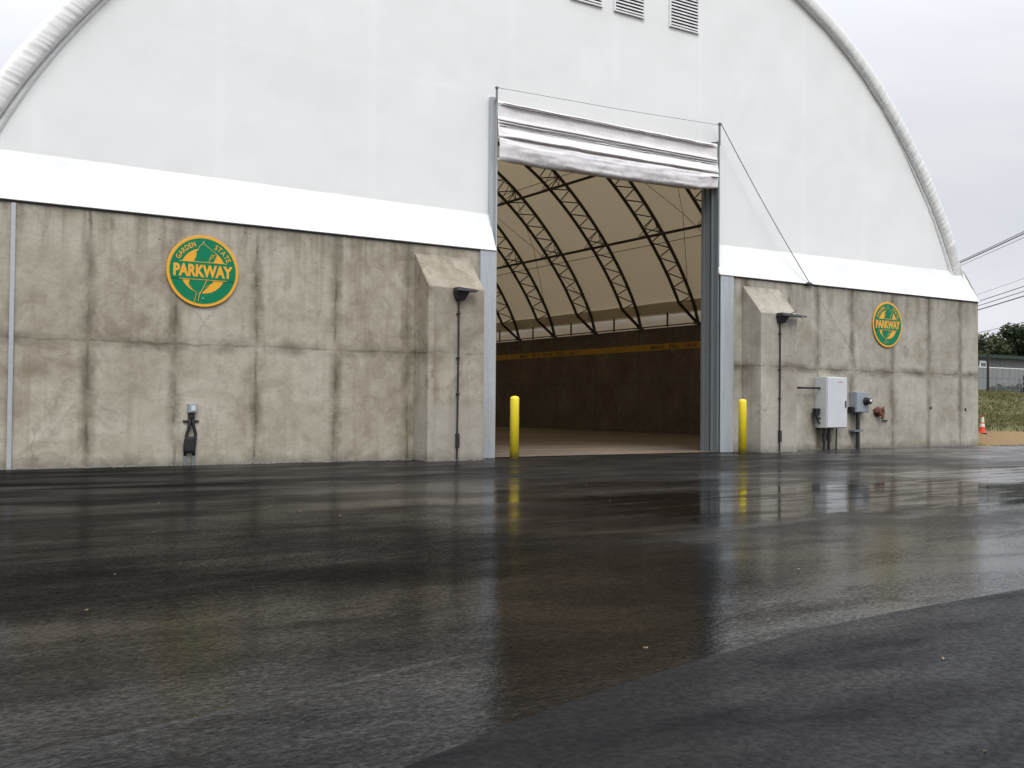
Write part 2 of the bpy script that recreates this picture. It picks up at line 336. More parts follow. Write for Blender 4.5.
# ------------------------------------------------------------------ mesh helpers
class MB:
    def __init__(s): s.v = []; s.f = []
    def add(s, vs, fs):
        b = len(s.v); s.v += [tuple(v) for v in vs]; s.f += [tuple(i+b for i in f) for f in fs]; return s
    def box(s, x0, x1, y0, y1, z0, z1):
        vs = [(x, y, z) for z in (z0, z1) for y in (y0, y1) for x in (x0, x1)]
        return s.add(vs, [(0, 2, 3, 1), (4, 5, 7, 6), (0, 1, 5, 4), (2, 6, 7, 3), (0, 4, 6, 2), (1, 3, 7, 5)])
    def hexa(s, b, t):            # bottom 4, top 4 (ccw seen from above)
        return s.add(list(b)+list(t), [(3, 2, 1, 0), (4, 5, 6, 7), (0, 1, 5, 4), (1, 2, 6, 5), (2, 3, 7, 6), (3, 0, 4, 7)])
    def tube(s, pts, r, n=8, caps=True):
        pts = [Vector(p) for p in pts]; rings = []
        rr = r if isinstance(r, (list, tuple)) else [r]*len(pts)
        up = None
        for i, p in enumerate(pts):
            d = (pts[min(i+1, len(pts)-1)]-pts[max(i-1, 0)]).normalized()
            if up is None: up = Vector((0, 0, 1)) if abs(d.z) < .9 else Vector((1, 0, 0))
            a = d.cross(up).normalized(); b = a.cross(d).normalized(); up = b
            rings.append([p+(a*cos(2*pi*k/n)+b*sin(2*pi*k/n))*rr[i] for k in range(n)])
        vs = [v for r_ in rings for v in r_]; fs = []
        for i in range(len(pts)-1):
            for k in range(n):
                fs.append((i*n+k, i*n+(k+1) % n, (i+1)*n+(k+1) % n, (i+1)*n+k))
        if caps: fs += [tuple(range(n-1, -1, -1)), tuple((len(pts)-1)*n+k for k in range(n))]
        return s.add(vs, fs)
    def lathe(s, prof, cx=0, cy=0, cz=0, n=24, axis='z'):
        vs = []
        for r, h in prof:
            for k in range(n):
                a = 2*pi*k/n
                if axis == 'z': vs.append((cx+r*cos(a), cy+r*sin(a), cz+h))
                elif axis == 'y': vs.append((cx+r*cos(a), cy-h, cz+r*sin(a)))
                else: vs.append((cx+h, cy+r*cos(a), cz+r*sin(a)))
        fs = [(i*n+k, i*n+(k+1) % n, (i+1)*n+(k+1) % n, (i+1)*n+k) for i in range(len(prof)-1) for k in range(n)]
        fs += [tuple(range(n-1, -1, -1)), tuple((len(prof)-1)*n+k for k in range(n))]
        return s.add(vs, fs)
    def prism(s, poly, y0, y1):    # polygon in xz, extruded in y (y0 = front)
        n = len(poly)
        tris = tessellate_polygon([[Vector((p[0], p[1], 0)) for p in poly]])
        vs = [(p[0], y0, p[1]) for p in poly]+[(p[0], y1, p[1]) for p in poly]
        fs = [tuple(t) for t in tris]+[tuple(i+n for i in reversed(t)) for t in tris]
        fs += [(i, (i+1) % n, (i+1) % n+n, i+n) for i in range(n)]
        return s.add(vs, fs)
    def grid(s, fn, nu, nv):
        vs = [fn(i/nu, j/nv) for j in range(nv+1) for i in range(nu+1)]
        fs = [(j*(nu+1)+i, j*(nu+1)+i+1, (j+1)*(nu+1)+i+1, (j+1)*(nu+1)+i) for j in range(nv) for i in range(nu)]
        return s.add(vs, fs)
    def build(s, name, mat, parent=None, bevel=0, smooth=False, recalc=True):
        me = bpy.data.meshes.new(name); me.from_pydata(s.v, [], s.f); me.validate()
        if recalc:
            import bmesh
            bm = bmesh.new(); bm.from_mesh(me); bmesh.ops.recalc_face_normals(bm, faces=bm.faces); bm.to_mesh(me); bm.free()
        me.materials.append(M[mat] if isinstance(mat, str) else mat)
        if smooth: me.shade_smooth()
        o = bpy.data.objects.new(name, me); COL.objects.link(o)
        if parent is not None:
            o.parent = parent
            if parent.type == 'EMPTY' and parent.get('world_children'): o.location = -parent.location
        if bevel:
            b = o.modifiers.new('Bevel', 'BEVEL'); b.width = bevel; b.segments = 2; b.limit_method = 'ANGLE'
        return o

def _split(mb):
    par = list(range(len(mb.v)))
    def find(a):
        while par[a] != a: par[a] = par[par[a]]; a = par[a]
        return a
    for f in mb.f:
        r0 = find(f[0])
        for q in f[1:]: par[find(q)] = r0
    comp = {}
    for f in mb.f: comp.setdefault(find(f[0]), []).append(f)
    for fs in comp.values():
        ids = sorted({i for f in fs for i in f}); mp = {i: k for k, i in enumerate(ids)}
        n = MB(); n.v = [mb.v[i] for i in ids]; n.f = [tuple(mp[i] for i in f) for f in fs]
        yield n
def build_each(mb, name, mat, parent, **k):
    return [m_.build(name, mat, parent, **k) for m_ in _split(mb)]

def tag(o, label=None, cat=None, group=None, kind=None):
    if label: o['label'] = label
    if cat: o['category'] = cat
    if group: o['group'] = group
    if kind: o['kind'] = kind
    return o
def thing(name, loc, label, cat, group=None, world=False):
    o = bpy.data.objects.new(name, None); COL.objects.link(o); o.location = loc; o.empty_display_size = .3
    if world: o['world_children'] = 1
    return tag(o, label, cat, group)
def copy_tree(o, parent=None):
    c = o.copy(); COL.objects.link(c)
    if parent is not None: c.parent = parent
    for ch in list(o.children): copy_tree(ch, c)
    return c
def fbm(x, y, z=0, o=4): return noise.fractal(Vector((x, y, z)), .7, 2.0, o)

# text meshes from the built-in font
def text_verts(t, bold=0.0):
    cu = bpy.data.curves.new('t', 'FONT'); cu.body = t; cu.size = 1; cu.offset = bold; cu.resolution_u = 3
    ob = bpy.data.objects.new('t', cu); COL.objects.link(ob)
    dg = bpy.context.evaluated_depsgraph_get(); dg.update()
    me = bpy.data.meshes.new_from_object(ob.evaluated_get(dg))
    v = [(p.co.x, p.co.y) for p in me.vertices]; f = [tuple(q.vertices) for q in me.polygons]
    bpy.data.objects.remove(ob); bpy.data.curves.remove(cu); bpy.data.meshes.remove(me)
    return v, f

# ------------------------------------------------------------------ arch profile
CX = 17.20
_raw = [(a_-.13, b_-.10) for a_, b_ in [(16.12, 5.95), (16.0, 6.33), (15.57, 7.2), (14.95, 8.25), (14.12, 9.42), (13.13, 10.62), (12.02, 11.76), (10.85, 12.78), (9.55, 13.67), (8.06, 14.45), (6, 15.35), (4, 16.0), (2, 16.48), (.13, 16.8)]]
_full = [(CX+a, b) for a, b in _raw]+[(CX-a, b) for a, b in reversed(_raw[:-1])]
def resample(P, n):
    P = np.array(P, float)
    for _ in range(5):                      # Chaikin rounding, then equal arc steps
        Q = [P[0]]
        for a, b in zip(P[:-1], P[1:]): Q += [a*.75+b*.25, a*.25+b*.75]
        Q.append(P[-1]); P = np.array(Q)
        if len(P) > 1500: break
    d = np.r_[0, np.cumsum(np.hypot(*np.diff(P, axis=0).T))]
    t = np.linspace(0, d[-1], n)
    return np.c_[np.interp(t, d, P[:, 0]), np.interp(t, d, P[:, 1])], d[-1]
ARCH, ALEN = resample(_full, 241)           # from right foot over the top to left foot
def offset(P, d):
    T = np.gradient(P, axis=0); T /= np.linalg.norm(T, axis=1)[:, None]
    N = np.c_[-T[:, 1], T[:, 0]]            # inward (towards the floor) for this direction of travel
    return P+N*d
if offset(ARCH, 1)[120, 1] > ARCH[120, 1]:
    _o = offset
    offset = lambda P, d: _o(P, -d)
def arch_z(x): 
    xs = ARCH[::-1, 0]; return float(np.interp(x, xs, ARCH[::-1, 1]))

YF = .30      # plane of the gable membrane
DEPTH = 47.0
X0, X1 = .75, 33.73
DL, DR, DT = 13.32, 20.88, 9.03

bld = thing('storage_building', (CX, 0, 0), 'large white fabric storage shed on tall stained concrete walls with its doorway open', 'building', world=True)

# concrete walls -------------------------------------------------
def wallbox(x0, x1, y0, y1, z1, mat, name='concrete_wall'):
    return MB().box(x0, x1, y0, y1, 0-.05, z1).build(name, mat, bld, bevel=.015)
w = wallbox(X0, 12.99, 0, .5, 5.24, 'con_left'); w['label'] = 'brown stained front wall left of the doorway'
w = wallbox(21.24, X1, 0, .5, 5.24, 'con_right'); w['label'] = 'greyer front wall right of the doorway'
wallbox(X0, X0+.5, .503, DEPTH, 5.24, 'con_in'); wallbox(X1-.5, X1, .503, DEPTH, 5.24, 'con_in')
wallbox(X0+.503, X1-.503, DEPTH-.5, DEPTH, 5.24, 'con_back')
# buttresses
def buttress(x0, x1, mat):
    p, zt, zw = .74, 4.08, 4.93
    b = MB()
    b.hexa([(x0, -p, -.05), (x1, -p, -.05), (x1, -.002, -.05), (x0, -.002, -.05)], [(x0, -p, zt), (x1, -p, zt), (x1, -.002, zw), (x0, -.002, zw)])
    return b.build('buttress', mat, bld, bevel=.02)
buttress(10.99, 12.50, 'con_butl'); buttress(21.90, 23.43, 'con_butr')

# gable membrane ---------------------------------------------------
def gable(x0, x1, zlow, y=YF):
    n = max(2, int((x1-x0)/.25)); mb = MB()
    def fn(u, v):
        x = x0+(x1-x0)*u; zt = max(zlow+.01, arch_z(x)-.02)
        return (x, y+.012*fbm(x*.5, (zlow+(zt-zlow)*v)*.4), zlow+(zt-zlow)*v)
    return mb.grid(fn, n, 24)
g_ = gable(CX-16.1, DL-.04, 6.02)
for a, b, z in ((DL-.04, DR+.10, DT), (DR+.10, CX+16.1, 6.02)):
    q = gable(a, b, z); g_.add(q.v, q.f)
gm = g_.build('gable_membrane', 'gable', bld, smooth=True)
def gback(u, v):
    x = CX-16.1+32.2*u; zt = max(5.3, arch_z(x)-.02); return (x, DEPTH-.2, 5.2+(zt-5.2)*v)
MB().grid(gback, 80, 20).build('rear_gable_membrane', 'gable', bld, smooth=True)
# roof membrane
def rf(u, v):
    i = u*(len(ARCH)-1); i0 = min(int(i), len(ARCH)-2); t = i-i0; P = ARCH[i0]*(1-t)+ARCH[i0+1]*t
    return (P[0], YF+.02+(DEPTH-YF-.3)*v, P[1])
MB().grid(rf, 160, 46).build('roof_membrane', 'roof', bld, smooth=True)
# wrapped, wrinkled edge of the roof membrane
PROF = [(-.01, .32), (-.02, .20), (.005, .13), (.04, .095), (.10, .08), (.18, .075), (.26, .08), (.33, .095), (.385, .125), (.415, .17), (.425, .23), (.42, .285)]
NS = 2600
AR, _ = resample(_full, NS+1)
OFF = {}
def arc_off(d):
    k = round(d, 3)
    if k not in OFF: OFF[k] = offset(AR, d)
    return OFF[k]
vs = []; fs = []
for j, (d, y) in enumerate(PROF):
    P = arc_off(d)
    for i in range(NS+1):
        s_ = i/NS*ALEN; t = j/(len(PROF)-1)
        a = (.30+.70*t) if j < len(PROF)-1 else .25
        ph = s_+.22*t
        w_ = noise.noise(Vector((ph*4.2, t*.9, 4)))*.016+(1-abs(noise.noise(Vector((ph*8.5, t*.9, 9))))*2)*.015+noise.noise(Vector((ph*19, t*1.4, 7)))*.009*(.3+t)+noise.noise(Vector((s_*1.0, t, 2)))*.010
        k = w_*a*(1 if 0 < j else .3)
        kd = noise.noise(Vector((s_*1.7, 1, 6)))*.02*(1 if j > 7 else 0)
        ang = k
        tp = max(.12, min(1, min(s_, ALEN-s_)/1.5))
        yy = y-ang
        if j > 1: yy = (YF-.012)-((YF-.012)-yy)*tp
        vs.append((P[i, 0], yy, P[i, 1]-kd))
for j in range(len(PROF)-1):
    for i in range(NS): fs.append((j*(NS+1)+i, j*(NS+1)+i+1, (j+1)*(NS+1)+i+1, (j+1)*(NS+1)+i))
MB().add(vs, fs).build('edge_wrap', 'wrap', bld, smooth=True)
# tucked hem inside the wrapped edge, tapering away above the shoulder
def hem(sgn):
    mb = MB(); n = 260; k0, k1 = (0, int(NS*.20)) if sgn > 0 else (NS, int(NS*.80))
    rows = [(.0, .285), (.03, .235), (.08, .225), (.12, .25), (.15, .292)]
    def fn(u, v):
        i = int(round(k0+(k1-k0)*u)); t = v*(len(rows)-1); j = min(int(t), len(rows)-2); f = t-j
        d = rows[j][0]*(1-f)+rows[j+1][0]*f; y = rows[j][1]*(1-f)+rows[j+1][1]*f
        tp = (1-u)**.7; P = arc_off(.44)[i]; Q = arc_off(.74)[i]; dv = (Q-P)/.3
        X = P+dv*d*tp; yy = YF-.01-(YF-.01-y)*tp
        yy -= .010*noise.noise(Vector((u*60, v*2, sgn)))*tp
        return (X[0], yy, X[1])
    return mb.grid(fn, n, 12).build('tucked_hem', 'wrap', bld, smooth=True)
hem(1); hem(-1)

# skirt flaps over the wall top ------------------------------------------
def flap(A, B, name='skirt_flap', n=120, end0=False):
    # A,B: (bottom xyz, top xyz) at both ends
    mb = MB()
    def fn(u, v):
        b = Vector(A[0]).lerp(Vector(B[0]), u); t = Vector(A[1]).lerp(Vector(B[1]), u)
        p = b.lerp(t, v); L = (Vector(B[0])-Vector(A[0])).length*u
        nrm = Vector((0, -1, .35))
        k = .012*fbm(L*.8, v*1.5, 3)+.006*noise.noise(Vector((L*5, v*2, 1)))
        return p+nrm*k*min(1, 4*v+.15)
    mb.grid(fn, n, 10)
    hemr = []
    for i in range(n+1):
        hemr.append(fn(i/n, 0)+Vector((0, -.004, -.004)))
    mb.tube(hemr, .016, 6)
    return mb.build(name, 'flap', bld, smooth=True)
flap(((X0-.08, -.045, 5.19), (X0+.3, YF-.012, 6.20)), ((13.26, -.045, 5.19), (13.20, YF-.02, 6.14)))
flap(((20.93, -.045, 5.19), (21.02, YF-.02, 6.12)), ((X1+.05, -.045, 5.19), (X1-.50, YF-.012, 6.24)))
for xa, xb, sgn in ((X1+.05, X1-.42, 1), (X0-.05, X0+.42, -1)):
    mb = MB()
    mb.grid(lambda u, v: (xa+(xb-xa)*v+.01*fbm(u*40, v), -.045*(1-v)+(YF-.02)*v+(DEPTH-.3)*u, 5.19+1.1*v), 100, 6)
    mb.build('skirt_flap', 'flap', bld, smooth=True)
# end gussets beside the doorway
MB().add([(20.93, -.045, 5.18), (21.02, .27, 6.12), (20.95, .26, 5.60), (20.98, .20, 5.20)], [(0, 1, 2), (0, 2, 3)]).build('flap_gusset', 'flap', bld)
MB().add([(13.26, -.045, 5.18), (13.20, .27, 6.14), (13.27, .20, 5.25)], [(0, 1, 2)]).build('flap_gusset', 'flap', bld)
# thin dark strip under each flap, standing in for the hem's shadow line
for a, b in ((X0, 12.97), (21.24, X1)):
    MB().box(a, b, -.020, -.003, 5.14, 5.165).build('flap_shadow_strip', 'dark_metal', bld)

# doorway steelwork ---------------------------------------------------
MB().box(12.80, 13.27, -.035, -.002, -.02, 5.17).box(13.235, 13.27, -.002, .50, -.02, 5.17).build('jamb_plate', 'galv', bld, bevel=.006)
MB().box(20.98, 21.50, -.035, -.002, -.02, 5.17).box(21.14, 21.238, -.002, .40, -.02, 5.17).build('jamb_plate', 'galv', bld, bevel=.006)
def track(xo, sg, name='door_track'):
    mb = MB()
    # nested channels standing behind the jamb plate, seen edge-on
    mb.box(*sorted((xo+.04, xo+sg*.10)), .03, .10, -.02, 9.10)
    mb.box(*sorted((xo+sg*.05, xo+sg*.13)), .10, .21, -.02, 9.12)
    mb.box(*sorted((xo-sg*.02, xo+sg*.13)), .21, .27, -.02, 9.12)
    mb.box(*sorted((xo+sg*.06, xo+sg*.13)), .27, .36, -.02, 9.12)
    mb.box(*sorted((xo, xo+sg*.13)), .36, .52, -.02, 9.10)
    return mb.build(name, 'galv_dark', bld, bevel=.006)
track(20.88, 1)
MB().box(13.20, 13.34, .17, .285, 5.2, 9.12).box(13.31, 13.345, .08, .17, 5.2, 9.06).build('door_track', 'galv', bld, bevel=.005)
MB().box(13.275, 13.31, .02, .5, -.02, 5.18).build('door_track', 'galv_dark', bld, bevel=.005)
MB().box(20.83, 20.93, .525, .64, -.02, 8.9).build('guide_post', 'galv_dark', bld)
# rolled curtain door
cur = [(9.02, .12), (8.985, .105), (8.97, .06), (8.93, .055), (8.915, .10), (8.90, .06), (8.88, .10), (8.72, .11), (8.60, .09), (8.575, .05), (8.54, .02), (8.51, .04), (8.50, .08),
       (8.47, .03), (8.43, .035), (8.42, .09), (8.40, .045), (8.34, .03), (8.24, -.03), (8.14, -.10), (8.10, -.12), (8.085, -.10), (8.10, .03), (8.06, .06), (8.03, -.05), (7.97, -.09), (7.88, -.115), (7.76, -.105), (7.62, -.07), (7.52, -.02), (7.48, .05), (7.49, .16), (7.55, .22)]
NU = 260
def cfn(u, v):
    t = v*(len(cur)-1); j = min(int(t+1e-9), len(cur)-2); f = t-j
    z = cur[j][0]*(1-f)+cur[j+1][0]*f; y = cur[j][1]*(1-f)+cur[j+1][1]*f
    if z > 7.6: y = .04+(y-.04)*.82
    x = DL-.02+(DR-DL+.02)*u
    low = max(0, (8.6-z)/1.1); sag = -.035*sin(pi*u)*min(1, low)+.14*u*min(1, low*.9)
    L = x*1.0
    wv = .012*noise.noise(Vector((L*1.1, z*26, 21)))+.024*noise.noise(Vector((L*.7+z*1.1, z*3.2, 1)))+.012*noise.noise(Vector((L*2.2-z*3, z*6, 5)))+.004*noise.noise(Vector((L*9+z*6, z*5, 7)))+.016*(1-2*abs(noise.noise(Vector((L*.5+z*2, z*9, 11)))))
    diag = .012*max(0, 1-abs(((L*1.1+z*2.4) % 1.9)-.4)*2.2)*(1 if 8.1 < z < 8.9 else .3)
    edge = min(1, u*14, (1-u)*14)
    y2 = y*(.35+.65*edge)-(wv+diag)*(.3+.7*min(1, low*1.5+.25))*(.4+.6*edge)
    z2 = z+sag+.02*noise.noise(Vector((L*1.2, 3, z*.6)))*min(1, low)
    if low > .5 and u > .90: z2 += .10*((u-.90)/.10)*(1 if z < 7.9 else .2); y2 -= .04*sin((u-.9)*60)*(z < 7.9)
    if low > .5 and u < .06: y2 -= .05*(1-u/.06)
    return (x, y2, z2)
cd = MB().grid(cfn, NU, (len(cur)-1)*3).build('curtain_door', 'curtain', bld, smooth=True)
# cords and slats gathered on the curtain
mb = MB()
for z, off in ((8.955, -.01), (8.90, 0), (8.50, -.005), (8.44, 0), (8.36, .0)):
    pts = [(DL+.03+(DR-DL-.05)*k/40, .035+.02*noise.noise(Vector((k*.4, z, 0)))-(.03 if z < 8.6 else 0), z+.015*noise.noise(Vector((k*.35, z*9, 0)))+(.14*k/40*max(0, (8.6-z)/1.1))) for k in range(41)]
    mb.tube(pts, .008, 5)
build_each(mb, 'curtain_cord', 'dark_metal', cd)
# top wire, posts and hoist rope
MB().box(13.27, 13.31, .04, .08, 9.0, 9.30).lathe([(.04, 0), (.05, .04), (.0, .07)], 13.29, .06, 9.301, 8).build('wire_post', 'galv_dark', bld)
MB().box(20.94, 20.98, .0, .05, 9.0, 9.58).lathe([(.05, 0), (.06, .05), (.0, .09)], 20.96, .02, 9.581, 8).build('wire_post', 'galv_dark', bld)
MB().tube([(13.29, .05, 9.33), (17.1, .05, 9.43), (20.96, .02, 9.58)], .007, 5).build('guide_wire', 'galv_dark', bld)
rp = [(20.97, -.01, 9.64)]+[(20.97+(24.70-20.97)*t, -.01-.09*t, 9.64+(5.20-9.64)*t-.10*sin(pi*t)) for t in (.1, .2, .35, .5, .65, .8, .92, 1)]
MB().tube(rp, .013, 6).build('hoist_rope', 'galv_dark', bld)
MB().box(24.62, 24.80, -.10, -.03, 5.13, 5.22).tube([(24.55, -.09, 5.16), (24.86, -.09, 5.17)], .025, 6).build('rope_cleat', 'dark_metal', bld)
MB().tube([(24.72, -.07, 5.14), (25.8, -.055, 4.16), (26.83, -.03, 3.19), (26.98, -.015, 2.62)], .005, 5).build('rope_tail', 'galv_dark', bld)

# louvred vents ---------------------------------------------------
for a, b in ((13.74, 14.76), (15.75, 16.75), (17.24, 18.24), (19.26, 20.30)):
    z0, z1 = 12.26, 13.75
    fr = MB().box(a-.04, b+.04, YF-.06, YF-.012, z0-.04, z0).box(a-.04, b+.04, YF-.06, YF-.012, z1, z1+.04).box(a-.04, a, YF-.06, YF-.012, z0, z1).box(b, b+.04, YF-.06, YF-.012, z0, z1).build('louvre_vent', M['white'], bld)
    MB().box(a, b, YF-.020, YF-.014, z0, z1).build('vent_backing', 'black', fr)
    sl = MB(); k = 0; z = z0+.03
    while z < z1-.05:
        sl.hexa([(a, YF-.060, z), (b, YF-.060, z), (b, YF-.022, z+.034), (a, YF-.022, z+.034)], [(a, YF-.060, z+.034), (b, YF-.060, z+.034), (b, YF-.022, z+.066), (a, YF-.022, z+.066)]); z += .094
    sl.build('vent_slats', 'box_dull' if False else M['white'], fr)
    for c in fr.children: c.location = (0, 0, 0)

# interior trusses --------------------------------------------------
OUT = offset(ARCH, .16); INN = offset(ARCH, 1.02)
sel = [i for i in range(len(ARCH)) if OUT[i, 1] > 5.3]
i0, i1 = 4, len(ARCH)-5
def chord(P, Y, r, a, b, extra0=None, extra1=None):
    pts = [(P[i, 0], Y, P[i, 1]) for i in range(a, b+1, 2)]
    if extra0: pts = [extra0]+pts
    if extra1: pts = pts+[extra1]
    return MB().tube(pts, r, 6)
FR = (CX+16.0, 5.27); FL = (CX-16.0, 5.27)
ja = next(i for i in range(100) if INN[i, 1] > 6.1); jb = len(ARCH)-1-ja           # inner chord starts above the foot
def truss_parts(parent_at):
    t = bpy.data.objects.new('roof_truss', None); COL.objects.link(t)
    t.parent = bld; t.location = Vector((0, parent_at, 0))-Vector((CX, 0, 0))
    return t
def link_part(mb, name, par, mat='truss'):
    o = mb.build(name, mat); o.parent = par; return o
tr = truss_parts(2.20)
link_part(chord(OUT, 0, .080, 0, len(ARCH)-1, (FR[0], 0, FR[1]), (FL[0], 0, FL[1])), 'outer_chord', tr)
link_part(chord(INN, 0, .075, ja, jb, (FR[0]-.10, 0, FR[1]+.05), (FL[0]+.12, 0, FL[1])), 'inner_chord', tr)
web = MB(); step = 5; tog = 0
ks = list(range(ja, jb+1, step))
for a, b in zip(ks[:-1], ks[1:]):
    A = (INN[a], OUT[a]); B = (INN[b], OUT[b])
    web.tube([(A[0][0], 0, A[0][1]), (A[1][0], 0, A[1][1])], .030, 5)
    web.tube([(A[1][0], 0, A[1][1]), (B[0][0], 0, B[0][1])], .030, 5)
link_part(web, 'web_bracing', tr)
YT = [2.20, 6.10, 10.0, 13.93, 18.12, 21.95, 25.75, 29.45, 33.3, 37.2, 41.1, 45.0]
for Y in YT[1:]:
    c = tr.copy(); COL.objects.link(c); c.location.y = Y
    for ch in tr.children:
        d = ch.copy(); COL.objects.link(d); d.parent = c
# purlins along the building with knee braces
PI = []
for zt in (9.15, 11.65, 14.0, 15.4):
    i = int(np.argmin(np.abs(INN[:120, 1]-zt))); PI.append(i); PI.append(len(ARCH)-1-i)
for i in PI:
    mb = MB().tube([(INN[i, 0], .6, INN[i, 1]), (INN[i, 0], DEPTH-.6, INN[i, 1])], .066, 6)
    for Y in YT:
        for dy in (-.75, .75):
            mb.tube([(INN[i, 0], Y+dy, INN[i, 1]), (OUT[i, 0], Y, OUT[i, 1])], .022, 5)
            mb.tube([(INN[i, 0], Y+dy, INN[i, 1]), (OUT[min(i+3, 240), 0], Y, OUT[min(i+3, 240), 1])], .018, 5)
    mb.build('purlin', 'truss', bld)
mb = MB()                                  # thin crossed cables and light stringers
for a, b in ((8, 52), (52, 100), (232, 188)):
    for k, (ya, yb) in enumerate(zip(YT[:-1], YT[1:])):
        if k in (1, 2, 5, 8):
            mb.tube([(OUT[a, 0], ya, OUT[a, 1]), (OUT[(a+b)//2, 0], (ya+yb)/2, OUT[(a+b)//2, 1]-.12), (OUT[b, 0], yb, OUT[b, 1])], .012, 4)
            mb.tube([(OUT[b, 0], ya, OUT[b, 1]), (OUT[(a+b)//2, 0], (ya+yb)/2, OUT[(a+b)//2, 1]-.12), (OUT[a, 0], yb, OUT[a, 1])], .012, 4)
for i in (22, 50, 218):
    mb.tube([(OUT[i, 0], 1, OUT[i, 1]), (OUT[i, 0], DEPTH-1, OUT[i, 1])], .016, 4)
build_each(mb, 'brace_cable', 'truss', bld)
# liner band and short posts above the side walls
for sg in (1, -1):
    xa = CX+sg*15.88
    MB().grid(lambda u, v: (xa-sg*(.02+.22*v), .6+(DEPTH-1.2)*u, 5.92+.50*v+.03*noise.noise(Vector((u*30, v, sg)))), 120, 3).build('liner_band', 'liner', bld, smooth=True)
    mb = MB()
    for k, Y in enumerate(YT[:-1]): mb.box(xa-.03, xa+.03, Y+2.02, Y+2.09, 5.24, 6.0)
    for Y in YT: mb.box(FR[0]-.22 if sg > 0 else FL[0]-.1, FR[0]+.1 if sg > 0 else FL[0]+.22, Y-.12, Y+.12, 5.243, 5.29)
    build_each(mb, 'wall_top_post', 'truss', bld)
    MB().box(*sorted((xa-sg*.32, xa-sg*.28)), .6, DEPTH-.6, 5.243, 5.30).build('sill_angle', 'truss', bld)
# painted fill line on the inner face of the right wall
XI = X1-.5
st = MB().box(XI-.005, XI-.001, 2.0, DEPTH-1, 4.13, 4.44).build('fill_line_stripe', 'stripe', bld)
tv, tf = text_verts('MAX   FILL   LINE   FOR   SALT', .012)
x0t = min(v[0] for v in tv); x1t = max(v[0] for v in tv)
mb = MB()
for yst, yen in ((29.4, 23.4), (17.35, 11.35), (41.4, 35.4), (8.9, 2.9)):
    ks_ = (yst-yen)/(x1t-x0t)
    mb.add([(XI-.009, yst-(v[0]-x0t)*ks_, 4.20+v[1]*.235) for v in tv], tf)
lt = mb.build('lettering', 'letters', st, recalc=False)
# left grey conduit strip on the front wall
MB().box(2.30, 2.385, -.045, -.003, .0, 5.12).build('joint_cover_strip', 'galv', bld, bevel=.008)
# small anchor plates / form ties left on the right wall
mb = MB()
for x, z in ((30.95, 1.35), (32.95, 1.30), (22.25, 3.1)): mb.lathe([(.055, 0), (.06, .01), (.03, .02)], x, -.001, z, 10, 'y')
build_each(mb, 'form_tie_plug', 'dark_metal', bld)

# the floor inside
fl = MB().grid(lambda u, v: (X0+.5+(X1-X0-1)*u, .0+(DEPTH-.5)*v, .012), 40, 40).build('interior_floor', 'floor'); tag(fl, kind='structure')
fl.location = (0, 0, 0)

